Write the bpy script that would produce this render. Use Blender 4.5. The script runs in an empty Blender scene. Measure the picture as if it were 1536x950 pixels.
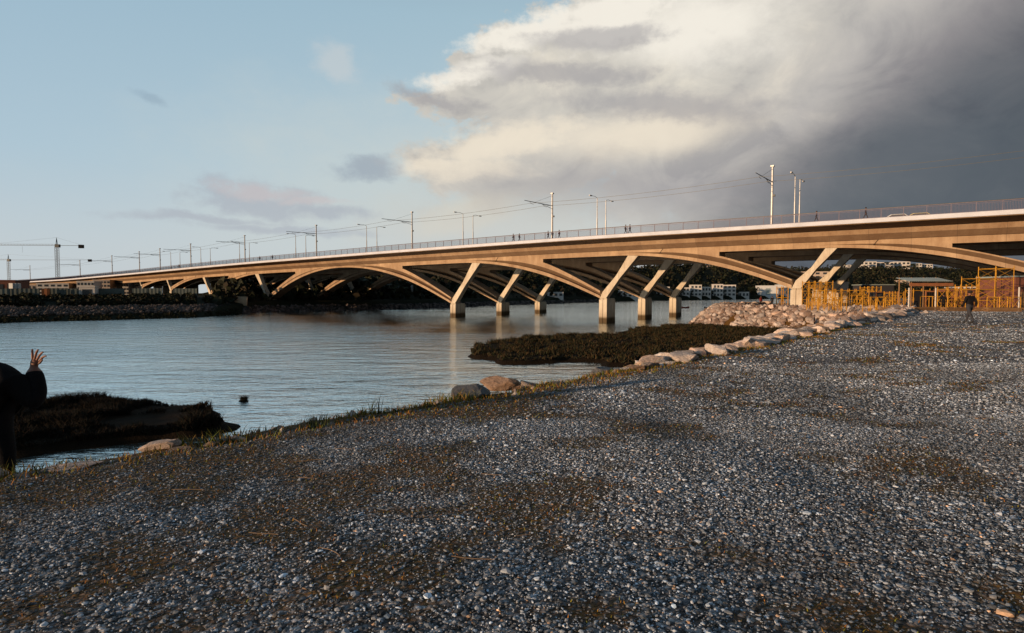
import bpy, bmesh, math, random
import numpy as np
from mathutils import Vector, Matrix, Euler
random.seed(7); rng = np.random.default_rng(7)
SC = bpy.context.scene; COL = SC.collection
R = math.radians

# ------------------------------------------------------------------ survey constants
F = 860.0; HC = 5.6; HZ = 440.0            # focal length (px of the 1536 px wide photo), eye height, horizon row
def gnd(px, py, z=0.0):                      # a point seen at px,py that lies at height z
    Y = (HC - z) * F / (py - HZ); return ((px - 768) / F * Y, Y, z)
def atY(px, Y): return (px - 768) / F * Y
U = (-.790, .613); V = (.613, .790)          # bridge direction (towards the left bank) and across it
ORG = (17.4, 109.5)

# ------------------------------------------------------------------ helpers
def tag(o, label=None, cat=None, group=None, kind=None):
    if label: o['label'] = label
    if cat: o['category'] = cat
    if group: o['group'] = group
    if kind: o['kind'] = kind
    return o
def empty(name, loc=(0, 0, 0), rz=0, label=None, cat=None, group=None):
    o = bpy.data.objects.new(name, None); COL.objects.link(o)
    o.location = loc; o.rotation_euler = (0, 0, rz); o.empty_display_size = .3
    return tag(o, label, cat, group)
def link(name, me, mats=None, parent=None, loc=None, rz=None):
    o = bpy.data.objects.new(name, me); COL.objects.link(o)
    if mats:
        for m in (mats if isinstance(mats, (list, tuple)) else [mats]): me.materials.append(m)
    if parent: o.parent = parent
    if loc: o.location = loc
    if rz is not None: o.rotation_euler = (0, 0, rz)
    return o
def copy_tree(o, parent=None):
    c = o.copy(); COL.objects.link(c); c.parent = parent
    for ch in o.children: copy_tree(ch, c)
    return c
class MB:
    def __init__(s): s.v = []; s.f = []
    def add(s, vs, fs):
        n = len(s.v); s.v += [tuple(v) for v in vs]; s.f += [tuple(i + n for i in f) for f in fs]; return s
    def box(s, x0, x1, y0, y1, z0, z1):
        return s.add([(x0,y0,z0),(x1,y0,z0),(x1,y1,z0),(x0,y1,z0),(x0,y0,z1),(x1,y0,z1),(x1,y1,z1),(x0,y1,z1)],
              [(0,3,2,1),(4,5,6,7),(0,1,5,4),(1,2,6,5),(2,3,7,6),(3,0,4,7)])
    def bar(s, p, q, r, r2=None, n=4):
        p = Vector(p); q = Vector(q); d = (q - p).normalized(); r2 = r if r2 is None else r2
        a = d.cross(Vector((0, 0, 1)));
        if a.length < 1e-3: a = Vector((1, 0, 0))
        a.normalize(); b = d.cross(a); vs = []
        for c, rr in ((p, r), (q, r2)):
            for k in range(n):
                t = 2 * math.pi * (k + .5) / n; vs.append(c + a * math.cos(t) * rr + b * math.sin(t) * rr)
        fs = [(k, (k + 1) % n, n + (k + 1) % n, n + k) for k in range(n)] + [tuple(range(n - 1, -1, -1)), tuple(range(n, 2 * n))]
        return s.add(vs, fs)
    def path(s, pts, r, n=6):
        for a, b in zip(pts[:-1], pts[1:]): s.bar(a, b, r, r, n)
        return s
    def prism(s, poly, y0, y1):              # poly in x,z
        n = len(poly)
        return s.add([(x, y0, z) for x, z in poly] + [(x, y1, z) for x, z in poly],
              [tuple(range(n - 1, -1, -1)), tuple(range(n, 2 * n))] + [(k, (k + 1) % n, n + (k + 1) % n, n + k) for k in range(n)])
    def loft(s, secs, cap=True):             # secs: list of equal-length point rings
        n = len(secs[0]); vs = [p for sec in secs for p in sec]; fs = []
        for i in range(len(secs) - 1):
            for k in range(n):
                fs.append((i*n + k, i*n + (k+1) % n, (i+1)*n + (k+1) % n, (i+1)*n + k))
        if cap: fs += [tuple(range(n - 1, -1, -1)), tuple(range((len(secs)-1)*n, len(secs)*n))]
        return s.add(vs, fs)
    def build(s, name, mat, parent=None, smooth=False, loc=None, rz=None, bevel=0):
        me = bpy.data.meshes.new(name); me.from_pydata(s.v, [], s.f)
        bm = bmesh.new(); bm.from_mesh(me); bmesh.ops.recalc_face_normals(bm, faces=bm.faces); bm.to_mesh(me); bm.free()
        if smooth: me.shade_smooth()
        o = link(name, me, mat, parent, loc, rz)
        if bevel:
            m = o.modifiers.new('Bevel', 'BEVEL'); m.width = bevel; m.segments = 2; m.limit_method = 'ANGLE'
        return o
def mesh_np(name, v, f, mat, col=None, smooth=False, attrs=None, parent=None):
    v = np.asarray(v, np.float32); f = np.asarray(f, np.int32); k = f.shape[1]
    me = bpy.data.meshes.new(name)
    me.vertices.add(len(v)); me.vertices.foreach_set('co', v.ravel())
    me.loops.add(f.size); me.loops.foreach_set('vertex_index', f.ravel())
    me.polygons.add(len(f)); me.polygons.foreach_set('loop_start', np.arange(0, f.size, k, dtype=np.int32))
    me.update(calc_edges=True)
    if smooth: me.shade_smooth()
    else: me.polygons.foreach_set('use_smooth', np.zeros(len(f), bool))
    if col is not None:
        a = me.color_attributes.new('col', 'FLOAT_COLOR', 'POINT')
        c = np.ones((len(v), 4), np.float32); c[:, :3] = col; a.data.foreach_set('color', c.ravel())
    for nm, arr in (attrs or {}).items():
        a = me.attributes.new(nm, 'FLOAT', 'POINT'); a.data.foreach_set('value', np.asarray(arr, np.float32))
    return link(name, me, mat, parent)
# value noise
_P = rng.random((256, 256))
def vnoise(x, y):
    xi = np.floor(x).astype(int); yi = np.floor(y).astype(int); fx = x - xi; fy = y - yi
    fx = fx*fx*(3-2*fx); fy = fy*fy*(3-2*fy)
    g = lambda a, b: _P[a % 256, b % 256]
    return (g(xi, yi)*(1-fx) + g(xi+1, yi)*fx)*(1-fy) + (g(xi, yi+1)*(1-fx) + g(xi+1, yi+1)*fx)*fy
def fbm(x, y, o=4):
    s = 0; a = .5; t = 0
    for k in range(o): s = s + a*vnoise(x*2**k + 17*k, y*2**k + 31*k); t += a; a *= .5
    return s / t
def sstep(a, b, x): t = np.clip((x - a) / (b - a), 0, 1); return t*t*(3-2*t)

# ------------------------------------------------------------------ materials
def nd(nt, t, **kw):
    n = nt.nodes.new(t)
    for k, v in kw.items(): setattr(n, k, v)
    return n
def newmat(name):
    m = bpy.data.materials.new(name); m.use_nodes = True; nt = m.node_tree
    return m, nt, nt.nodes['Principled BSDF']
def ramp(nt, stops, interp='LINEAR'):
    r = nd(nt, 'ShaderNodeValToRGB'); r.color_ramp.interpolation = interp
    while len(r.color_ramp.elements) < len(stops): r.color_ramp.elements.new(.5)
    for e, (p, c) in zip(r.color_ramp.elements, stops): e.position = p; e.color = (*c, 1) if len(c) == 3 else c
    return r
def mixc(nt, fac, a, b, mode='MIX'):
    m = nd(nt, 'ShaderNodeMix', data_type='RGBA', blend_type=mode)
    for s, v in ((m.inputs[0], fac), (m.inputs[6], a), (m.inputs[7], b)):
        if hasattr(v, 'links'): nt.links.new(v, s)
        elif isinstance(v, (int, float)): s.default_value = v
        else: s.default_value = (*v, 1)
    return m.outputs[2]
def mth(nt, op, a, b=0.0, c=None, clamp=False):
    m = nd(nt, 'ShaderNodeMath', operation=op, use_clamp=clamp)
    for i, v in enumerate((a, b) if c is None else (a, b, c)):
        if hasattr(v, 'links'): nt.links.new(v, m.inputs[i])
        else: m.inputs[i].default_value = v
    return m.outputs[0]
def tex(nt, kind, scale, detail=4, rough=.55, vec=None, space='Object', stretch=None):
    tc = nd(nt, 'ShaderNodeTexCoord'); src = tc.outputs[space]
    if space == 'World':
        src = None
    if stretch:
        mp = nd(nt, 'ShaderNodeMapping'); mp.inputs['Scale'].default_value = stretch; nt.links.new(src, mp.inputs[0]); src = mp.outputs[0]
    if kind == 'noise':
        n = nd(nt, 'ShaderNodeTexNoise'); n.inputs['Detail'].default_value = detail; n.inputs['Roughness'].default_value = rough
    else:
        n = nd(nt, 'ShaderNodeTexVoronoi')
    n.inputs['Scale'].default_value = scale
    nt.links.new(vec if vec is not None else src, n.inputs['Vector']); return n
def mat(name, c1, c2=None, scale=3, rough=.8, metal=0, bump=0, bscale=None, spec=.3, stretch=None, rnd=0):
    m, nt, b = newmat(name); L = nt.links
    b.inputs['Roughness'].default_value = rough; b.inputs['Metallic'].default_value = metal
    b.inputs['Specular IOR Level'].default_value = spec
    c2 = c2 or tuple(x * .7 for x in c1)
    n = tex(nt, 'noise', scale, 6, .65, stretch=stretch)
    r = ramp(nt, [(.3, c1), (.7, c2)]); L.new(n.outputs['Fac'], r.inputs[0]); out = r.outputs[0]
    if rnd:
        oi = nd(nt, 'ShaderNodeObjectInfo'); k = mth(nt, 'MULTIPLY_ADD', oi.outputs['Random'], rnd, 1 - rnd/2)
        hsv = nd(nt, 'ShaderNodeHueSaturation'); L.new(k, hsv.inputs['Value']); L.new(out, hsv.inputs['Color']); out = hsv.outputs[0]
    L.new(out, b.inputs['Base Color'])
    if bump:
        n2 = tex(nt, 'noise', bscale or scale * 5, 8, .65); bp = nd(nt, 'ShaderNodeBump')
        bp.inputs['Strength'].default_value = bump; bp.inputs['Distance'].default_value = .1
        L.new(n2.outputs['Fac'], bp.inputs['Height']); L.new(bp.outputs[0], b.inputs['Normal'])
    return m
def mat_attr(name, rough=.85, spec=.2, mul=1.0):
    m, nt, b = newmat(name); a = nd(nt, 'ShaderNodeAttribute'); a.attribute_name = 'col'
    n = tex(nt, 'noise', 60, 3); r = ramp(nt, [(.3, (.75,.75,.75)), (.7, (1.15,1.15,1.15))]); nt.links.new(n.outputs['Fac'], r.inputs[0])
    nt.links.new(mixc(nt, 1, a.outputs['Color'], r.outputs[0], 'MULTIPLY'), b.inputs['Base Color'])
    b.inputs['Roughness'].default_value = rough; b.inputs['Specular IOR Level'].default_value = spec
    return m
def mat_concrete(name, c1, c2, algae=True):
    m, nt, b = newmat(name); L = nt.links
    geo = nd(nt, 'ShaderNodeNewGeometry'); sep = nd(nt, 'ShaderNodeSeparateXYZ'); L.new(geo.outputs['Position'], sep.inputs[0])
    n1 = tex(nt, 'noise', .35, 6, .6); n2 = tex(nt, 'noise', .55, 8, .68, stretch=(1.3, 1.3, .5)); n3 = tex(nt, 'noise', 9, 5, .7)
    r1 = ramp(nt, [(.3, c1), (.72, c2)]); L.new(n1.outputs['Fac'], r1.inputs[0])
    r2 = ramp(nt, [(.30, (.66, .58, .52)), (.62, (1, 1, 1))]); L.new(n2.outputs['Fac'], r2.inputs[0])
    c = mixc(nt, .75, r1.outputs[0], r2.outputs[0], 'MULTIPLY')
    r3 = ramp(nt, [(.3, (.8, .8, .8)), (.7, (1.12, 1.12, 1.12))]); L.new(n3.outputs['Fac'], r3.inputs[0])
    c = mixc(nt, .7, c, r3.outputs[0], 'MULTIPLY')
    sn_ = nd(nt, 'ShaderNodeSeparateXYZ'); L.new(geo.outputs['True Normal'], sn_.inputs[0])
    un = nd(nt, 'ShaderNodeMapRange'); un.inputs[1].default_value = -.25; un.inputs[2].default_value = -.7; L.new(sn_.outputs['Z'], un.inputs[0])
    c = mixc(nt, mth(nt, 'MULTIPLY', un.outputs[0], .6), c, (.15, .085, .05))  # downward faces browned darker: underside shade painted into the colour
    tcx = nd(nt, 'ShaderNodeTexCoord'); sxx = nd(nt, 'ShaderNodeSeparateXYZ'); L.new(tcx.outputs['Object'], sxx.inputs[0])
    fj = mth(nt, 'FRACT', mth(nt, 'MULTIPLY_ADD', sxx.outputs['X'], .2, .37)); jl = mth(nt, 'LESS_THAN', fj, .014)
    c = mixc(nt, mth(nt, 'MULTIPLY', jl, .45), c, (.12, .09, .07))
    cell = nd(nt, 'ShaderNodeTexWhiteNoise', noise_dimensions='1D'); L.new(mth(nt, 'FLOOR', mth(nt, 'MULTIPLY_ADD', sxx.outputs['X'], .2, .37)), cell.inputs['W'])
    rc = ramp(nt, [(0, (.88, .86, .85)), (1, (1.06, 1.06, 1.05))]); L.new(cell.outputs['Value'], rc.inputs[0]); c = mixc(nt, 1, c, rc.outputs[0], 'MULTIPLY')
    n5 = tex(nt, 'noise', 1.0, 6, .7, stretch=(3.5, 3.5, .22)); r5 = ramp(nt, [(.30, (.70, .64, .6)), (.5, (1, 1, 1))]); L.new(n5.outputs['Fac'], r5.inputs[0]); c = mixc(nt, .5, c, r5.outputs[0], 'MULTIPLY')
    if algae:
        h = mth(nt, 'MULTIPLY_ADD', n3.outputs['Fac'], .8, sep.outputs['Z']); r4 = ramp(nt, [(0, (1,1,1)), (1, (0,0,0))])
        h2 = nd(nt, 'ShaderNodeMapRange'); h2.inputs[1].default_value = 1.15; h2.inputs[2].default_value = 1.6; h2.inputs[3].default_value = 1; h2.inputs[4].default_value = 0
        L.new(h, h2.inputs[0]); c = mixc(nt, h2.outputs[0], c, (.02, .02, .013))
        h3 = nd(nt, 'ShaderNodeMapRange'); h3.inputs[1].default_value = 1.2; h3.inputs[2].default_value = 3.2; h3.inputs[3].default_value = .45; h3.inputs[4].default_value = 0
        L.new(h, h3.inputs[0]); c = mixc(nt, h3.outputs[0], c, (.16, .10, .05))
    L.new(c, b.inputs['Base Color']); b.inputs['Roughness'].default_value = .85; b.inputs['Specular IOR Level'].default_value = .2
    bp = nd(nt, 'ShaderNodeBump'); bp.inputs['Strength'].default_value = .25; bp.inputs['Distance'].default_value = .05
    L.new(n3.outputs['Fac'], bp.inputs['Height']); L.new(bp.outputs[0], b.inputs['Normal'])
    return m
M = {}
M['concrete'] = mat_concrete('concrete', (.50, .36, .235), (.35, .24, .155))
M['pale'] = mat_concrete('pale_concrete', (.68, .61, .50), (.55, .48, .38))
M['coping'] = mat('coping_concrete', (.60, .62, .70), (.48, .50, .57), .5, .8, bump=.1, bscale=8)
M['asphalt'] = mat('asphalt', (.05, .05, .052), (.035, .035, .036), 2)
M['rail'] = mat('rail_steel', (.17, .14, .18), (.12, .10, .13), 4, .6, .2)
M['galv'] = mat('galvanised_steel', (.46, .46, .47), (.36, .36, .37), 2, .5, .5)
M['darksteel'] = mat('dark_steel', (.07, .075, .08), (.045, .05, .055), 2, .5, .3)
M['lampglass'] = mat('lamp_glass', (.5, .5, .48), (.4, .4, .4), 2, .3)
M['yellow'] = mat('yellow_paint', (.62, .32, .025), (.34, .14, .015), 3, .55, rnd=.4)
M['rust'] = mat('rusty_steel', (.32, .12, .05), (.20, .08, .035), 3, .8)
M['brick'] = mat('brick_paint', (.20, .075, .05), (.13, .05, .035), 1, .85)
M['wood'] = mat('wood', (.30, .17, .08), (.18, .10, .05), 3, .85, stretch=(1, 1, 6))
M['white'] = mat('white_render', (.62, .58, .54), (.50, .46, .43), .4, .85)
M['whitesheet'] = mat('white_sheet', (.6, .6, .6), (.5, .5, .5), .6, .6)
M['cream'] = mat('cream_render', (.55, .44, .36), (.42, .33, .27), .4, .85)
M['window'] = mat('window_glass', (.03, .035, .04), (.05, .055, .06), 1, .2, spec=.5)
M['roof'] = mat('roof_tile', (.24, .11, .07), (.16, .08, .05), 1, .85)
M['sheet'] = mat('roof_sheet', (.32, .38, .38), (.24, .29, .29), .8, .5, .2)
M['hoard'] = mat('hoarding', (.12, .145, .135), (.085, .10, .095), .5, .8, rnd=.5)
M['bark'] = mat('bark', (.06, .042, .03), (.035, .025, .02), 3, .95)
M['cloth_dark'] = mat('dark_cloth', (.014, .013, .015), (.008, .008, .009), 8, .95, spec=.1, bump=.3, bscale=30)
M['cloth_grey'] = mat('grey_cloth', (.05, .05, .06), (.035, .035, .04), 8, .9, spec=.1)
M['cloth_red'] = mat('red_cloth', (.22, .03, .02), (.15, .02, .02), 8, .9, spec=.1)
M['cloth_blue'] = mat('blue_cloth', (.03, .04, .09), (.02, .03, .06), 8, .9, spec=.1)
M['skin'] = mat('skin', (.26, .12, .085), (.20, .09, .06), 12, .55)
M['hair'] = mat('hair', (.012, .009, .007), (.02, .014, .01), 20, .7)
M['carwhite'] = mat('car_white', (.75, .75, .76), (.68, .68, .68), 1, .3, spec=.5)
M['caryellow'] = mat('car_yellow', (.62, .52, .24), (.55, .46, .2), 1, .3, spec=.5)
M['tyre'] = mat('tyre', (.02, .02, .02), (.03, .03, .03), 5, .9)
M['boatred'] = mat('boat_red', (.30, .06, .03), (.2, .045, .03), 2, .6)
M['boatdark'] = mat('boat_dark', (.05, .05, .055), (.035, .035, .04), 2, .6)
M['leaf'] = mat_attr('leaves'); M['pebble'] = mat_attr('pebbles', .75, .35)
def mat_rock(name, cols, bumpy=.7):
    m, nt, b = newmat(name); L = nt.links
    n = tex(nt, 'noise', 1.6, 8, .65); r = ramp(nt, [(.28, cols[0]), (.5, cols[1]), (.72, cols[2])]); L.new(n.outputs['Fac'], r.inputs[0])
    oi = nd(nt, 'ShaderNodeObjectInfo'); hsv = nd(nt, 'ShaderNodeHueSaturation')
    L.new(mth(nt, 'MULTIPLY_ADD', oi.outputs['Random'], .6, .65), hsv.inputs['Value'])
    L.new(mth(nt, 'MULTIPLY_ADD', mth(nt, 'FRACT', mth(nt, 'MULTIPLY', oi.outputs['Random'], 7.3)), .8, .5), hsv.inputs['Saturation'])
    L.new(r.outputs[0], hsv.inputs['Color'])
    n2 = tex(nt, 'noise', 14, 6, .7); r2 = ramp(nt, [(.33, (.45, .42, .4)), (.6, (1.1, 1.1, 1.1))]); L.new(n2.outputs['Fac'], r2.inputs[0])
    L.new(mixc(nt, .7, hsv.outputs[0], r2.outputs[0], 'MULTIPLY'), b.inputs['Base Color']); b.inputs['Roughness'].default_value = .9
    b.inputs['Specular IOR Level'].default_value = .2
    bp = nd(nt, 'ShaderNodeBump'); bp.inputs['Strength'].default_value = bumpy; bp.inputs['Distance'].default_value = .12
    n3 = tex(nt, 'noise', 4, 10, .7); L.new(n3.outputs['Fac'], bp.inputs['Height']); L.new(bp.outputs[0], b.inputs['Normal'])
    return m
M['rock'] = mat_rock('limestone', [(.50, .37, .31), (.66, .53, .46), (.40, .26, .20)])
M['rockgrey'] = mat_rock('grey_stone', [(.13, .13, .145), (.20, .20, .215), (.28, .27, .27)])
M['rockbrown'] = mat_rock('brown_stone', [(.20, .13, .09), (.34, .25, .20), (.16, .10, .06)])
def mat_foliage_ground(name, c1, c2, scale):
    return mat(name, c1, c2, scale, .95, bump=1.0, bscale=scale*6, spec=.05)
M['mud'] = mat_foliage_ground('marsh_mud', (.024, .015, .009), (.011, .008, .005), 1.2)
M['hill'] = mat_foliage_ground('hill_scrub', (.020, .022, .012), (.010, .012, .007), .08)

# gravel ground
m, nt, b = newmat('gravel_ground'); L = nt.links; M['ground'] = m
at = nd(nt, 'ShaderNodeAttribute'); at.attribute_name = 'moss'; atb = nd(nt, 'ShaderNodeAttribute'); atb.attribute_name = 'bank'
vo = tex(nt, 'voronoi', 30); vr = ramp(nt, [(0, (.03, .032, .036)), (.4, (.11, .115, .13)), (.75, (.32, .34, .38)), (1, (.75, .77, .8))])
sp = nd(nt, 'ShaderNodeSeparateColor'); L.new(vo.outputs['Color'], sp.inputs[0]); L.new(sp.outputs[0], vr.inputs[0])
edge = ramp(nt, [(.0, (1, 1, 1)), (.55, (.75, .75, .75)), (1, (.18, .17, .16))]); L.new(mth(nt, 'MULTIPLY', vo.outputs['Distance'], 1.3), edge.inputs[0])
gc = mixc(nt, 1, vr.outputs[0], edge.outputs[0], 'MULTIPLY')
nb = tex(nt, 'noise', .5, 8, .65); br = ramp(nt, [(.35, (.7, .62, .56)), (.62, (1.15, 1.1, 1.12))]); L.new(nb.outputs['Fac'], br.inputs[0])
gc = mixc(nt, .8, gc, br.outputs[0], 'MULTIPLY')
nm = tex(nt, 'noise', 18, 8, .7); mr = ramp(nt, [(.3, (.03, .014, .004)), (.52, (.12, .058, .012)), (.72, (.24, .135, .03))]); L.new(nm.outputs['Fac'], mr.inputs[0])
mf = mth(nt, 'MULTIPLY_ADD', mth(nt, 'SUBTRACT', nm.outputs['Fac'], .5), 1.6, at.outputs['Fac'], clamp=True)
gc = mixc(nt, mf, gc, mr.outputs[0]); gc = mixc(nt, atb.outputs['Fac'], gc, mr.outputs[0])
L.new(gc, b.inputs['Base Color']); b.inputs['Roughness'].default_value = .85; b.inputs['Specular IOR Level'].default_value = .25
bp = nd(nt, 'ShaderNodeBump'); bp.inputs['Strength'].default_value = .9; bp.inputs['Distance'].default_value = .02; bp.invert = True
L.new(vo.outputs['Distance'], bp.inputs['Height']); bp2 = nd(nt, 'ShaderNodeBump'); bp2.inputs['Strength'].default_value = .5; bp2.inputs['Distance'].default_value = .03
L.new(nm.outputs['Fac'], bp2.inputs['Height']); L.new(bp.outputs[0], bp2.inputs['Normal']); L.new(bp2.outputs[0], b.inputs['Normal'])

# water
m, nt, b = newmat('river_water'); L = nt.links; M['water'] = m
b.inputs['Base Color'].default_value = (.06, .13, .17, 1); b.inputs['Roughness'].default_value = .10; b.inputs['IOR'].default_value = 1.33
b.inputs['Specular IOR Level'].default_value = .9
w1 = tex(nt, 'noise', 1.0, 4, .55, stretch=(1.1, 2.6, 1)); w2 = tex(nt, 'noise', 1.0, 3, .5, stretch=(.22, .55, 1)); w3 = tex(nt, 'noise', 1, 3, .5, stretch=(.015, .05, 1))
hh = mth(nt, 'MULTIPLY_ADD', w2.outputs['Fac'], 2.2, w1.outputs['Fac'])
bp = nd(nt, 'ShaderNodeBump'); bp.inputs['Distance'].default_value = .30
mrg = nd(nt, 'ShaderNodeMapRange'); mrg.inputs[1].default_value = .4; mrg.inputs[2].default_value = .65; mrg.inputs[3].default_value = .22; mrg.inputs[4].default_value = .42
L.new(w3.outputs['Fac'], mrg.inputs[0]); L.new(mrg.outputs[0], bp.inputs['Strength'])
L.new(hh, bp.inputs['Height']); L.new(bp.outputs[0], b.inputs['Normal'])
gl = nd(nt, 'ShaderNodeBsdfGlossy'); gl.inputs['Color'].default_value = (.93, 1.0, 1.0, 1); gl.inputs['Roughness'].default_value = .09; L.new(bp.outputs[0], gl.inputs['Normal'])
lw = nd(nt, 'ShaderNodeLayerWeight'); lw.inputs['Blend'].default_value = .5; L.new(bp.outputs[0], lw.inputs['Normal'])
fac = mth(nt, 'POWER', lw.outputs['Facing'], .9)
mx = nd(nt, 'ShaderNodeMixShader'); L.new(fac, mx.inputs[0]); L.new(b.outputs[0], mx.inputs[1]); L.new(gl.outputs[0], mx.inputs[2])
L.new(mx.outputs[0], nt.nodes['Material Output'].inputs[0])

# ------------------------------------------------------------------ camera, sun, sky
cam_d = bpy.data.cameras.new('camera'); cam = bpy.data.objects.new('camera', cam_d); COL.objects.link(cam); SC.camera = cam
cam.location = (0, 0, HC); cam_d.sensor_width = 36; cam_d.lens = 36 * F / 1536; cam_d.clip_end = 12000; cam_d.clip_start = .05
cam.rotation_euler = (R(90) - math.atan(35 / F), 0, 0)
SEL = R(7.0); to_sun = Vector((-.85 * math.cos(SEL), -.527 * math.cos(SEL), math.sin(SEL))).normalized()
sd = bpy.data.lights.new('sun', 'SUN'); so = bpy.data.objects.new('sun', sd); COL.objects.link(so)
sd.energy = 5.0; sd.angle = R(.6); sd.color = (1, .67, .39); so.rotation_euler = (-to_sun).to_track_quat('-Z', 'Y').to_euler(); so.location = (-60, -40, 60)
SC.cycles.diffuse_bounces = 1; SC.cycles.max_bounces = 6
SC.view_settings.view_transform = 'Standard'; SC.view_settings.look = 'None'; SC.view_settings.exposure = 0
W = bpy.data.worlds.new('World'); SC.world = W; W.use_nodes = True; nt = W.node_tree; L = nt.links
bg = nt.nodes['Background']; bg.inputs['Strength'].default_value = .1
sky = nd(nt, 'ShaderNodeTexSky', sky_type='NISHITA'); sky.sun_disc = False; sky.sun_elevation = SEL
sky.sun_rotation = math.atan2(to_sun.x, to_sun.y)
tc = nd(nt, 'ShaderNodeTexCoord'); nrm = nd(nt, 'ShaderNodeVectorMath', operation='NORMALIZE'); L.new(tc.outputs['Generated'], nrm.inputs[0])
sx = nd(nt, 'ShaderNodeSeparateXYZ'); L.new(nrm.outputs[0], sx.inputs[0])
az = mth(nt, 'ARCTAN2', sx.outputs[0], sx.outputs[1]); el = mth(nt, 'ARCSINE', sx.outputs[2])
cv = nd(nt, 'ShaderNodeCombineXYZ'); L.new(az, cv.inputs[0]); L.new(mth(nt, 'MULTIPLY', el, 1.5), cv.inputs[1])
def wn(scale, detail, rough, off=(0, 0, 0), vec=None, dist=0):
    mp = nd(nt, 'ShaderNodeMapping'); mp.inputs['Location'].default_value = off; L.new(vec or cv.outputs[0], mp.inputs[0])
    n = nd(nt, 'ShaderNodeTexNoise'); n.inputs['Scale'].default_value = scale; n.inputs['Detail'].default_value = detail; n.inputs['Roughness'].default_value = rough
    n.inputs['Distortion'].default_value = dist
    L.new(mp.outputs[0], n.inputs[0]); return n
wa = wn(4.5, 8, .62, (3, 1, 0)); wc = nd(nt, 'ShaderNodeSeparateColor'); L.new(wa.outputs['Color'], wc.inputs[0])
def warped(amt):
    a = mth(nt, 'MULTIPLY_ADD', mth(nt, 'SUBTRACT', wc.outputs[0], .5), amt, az)
    e = mth(nt, 'MULTIPLY_ADD', mth(nt, 'SUBTRACT', wc.outputs[1], .5), amt * .7, el); return a, e
W_S = warped(.10); W_M = warped(.26)
nz = wn(9, 12, .68, (1, 7, 2)); nz2 = wn(22, 8, .6, (5, 2, 1)); nz3 = wn(3.2, 6, .55, (8, 3, 1))
def blob(px, py, rx, ry, rot=0, soft=.6, w=W_M, noise=.35, nn=None):
    a0 = math.atan((px - 768) / F); e0 = math.atan((HZ - py) / F * math.cos(a0)); ra = rx / F * math.cos(a0)**2; re = ry / F * math.cos(a0)
    dx = mth(nt, 'SUBTRACT', w[0], a0); dy = mth(nt, 'SUBTRACT', w[1], e0); c, s = math.cos(rot), math.sin(rot)
    x1 = mth(nt, 'ADD', mth(nt, 'MULTIPLY', dx, c / ra), mth(nt, 'MULTIPLY', dy, s / ra))
    y1 = mth(nt, 'ADD', mth(nt, 'MULTIPLY', dx, -s / re), mth(nt, 'MULTIPLY', dy, c / re))
    d = mth(nt, 'SQRT', mth(nt, 'ADD', mth(nt, 'MULTIPLY', x1, x1), mth(nt, 'MULTIPLY', y1, y1)))
    d = mth(nt, 'MULTIPLY_ADD', mth(nt, 'SUBTRACT', (nn or nz).outputs['Fac'], .5), -noise * 3, d)
    mr = nd(nt, 'ShaderNodeMapRange', interpolation_type='SMOOTHSTEP'); mr.inputs[1].default_value = 1 + soft/2; mr.inputs[2].default_value = 1 - soft/2
    mr.inputs[3].default_value = 0; mr.inputs[4].default_value = 1; L.new(d, mr.inputs[0]); return mr.outputs[0]
def umax(*a):
    r = a[0]
    for x in a[1:]: r = mth(nt, 'MAXIMUM', r, x)
    return r
def lin(r, g, b_):
    f = lambda c: ((c/255 + .055)/1.055)**2.4 if c > 10 else c/255/12.92
    return tuple(f(c) * 10 for c in (r, g, b_))
grad = ramp(nt, [(0, lin(190, 202, 210)), (.10, lin(188, 205, 216)), (.25, lin(176, 201, 217)), (.55, lin(156, 188, 209)), (1, lin(96, 125, 150))])
L.new(mth(nt, 'MULTIPLY', el, 1.25, clamp=True), grad.inputs[0])
azr = nd(nt, 'ShaderNodeMapRange'); azr.inputs[1].default_value = -.9; azr.inputs[2].default_value = -.05; L.new(az, azr.inputs[0])
c = mixc(nt, azr.outputs[0], grad.outputs[0], mixc(nt, 1, grad.outputs[0], (1.18, 1.10, 1.02), 'MULTIPLY'))
c = mixc(nt, .10, c, sky.outputs[0])
LIT = lin(234, 226, 210); CREAM = lin(240, 228, 208); GREY = lin(152, 150, 153)
# pale veil around the main cloud
c = mixc(nt, mth(nt, 'MULTIPLY', blob(700, 330, 330, 150, 0, 1.4, noise=.3), .75), c, lin(200, 208, 206))
# big storm cloud
big = umax(blob(1330, 180, 560, 300, 0, .45, noise=.3), blob(1050, 130, 300, 180, 0, .22, noise=.5), blob(850, 140, 205, 78, .12, .22, noise=.55), blob(790, 250, 185, 62, .05, .35, noise=.5), blob(1750, 250, 900, 420, 0, .6, noise=.2))
hr = nd(nt, 'ShaderNodeMapRange', interpolation_type='SMOOTHSTEP'); hr.inputs[1].default_value = .04; hr.inputs[2].default_value = .70
L.new(mth(nt, 'MULTIPLY_ADD', mth(nt, 'SUBTRACT', nz3.outputs['Fac'], .5), .26, mth(nt, 'MULTIPLY_ADD', mth(nt, 'SUBTRACT', el, .17), -1.5, az)), hr.inputs[0])
shade = ramp(nt, [(0, lin(204, 200, 192)), (.30, lin(188, 184, 180)), (.6, lin(146, 143, 145)), (.85, lin(116, 117, 122)), (1, lin(98, 102, 109))]); L.new(hr.outputs[0], shade.inputs[0])
dn = ramp(nt, [(.34, (.70, .71, .75)), (.47, (.95,.95,.95)), (.56, (1.05, 1.04, 1.02)), (.68, (1.30, 1.26, 1.18))]); L.new(wn(7, 10, .58, (2, 9, 4), dist=.6).outputs['Fac'], dn.inputs[0])
shd = mixc(nt, .85, shade.outputs[0], dn.outputs[0], 'MULTIPLY')
c = mixc(nt, big, c, shd)
c = mixc(nt, mth(nt, 'MULTIPLY', blob(1400, 280, 330, 110, .15, 1.3), .5), c, lin(82, 94, 103))
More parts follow.
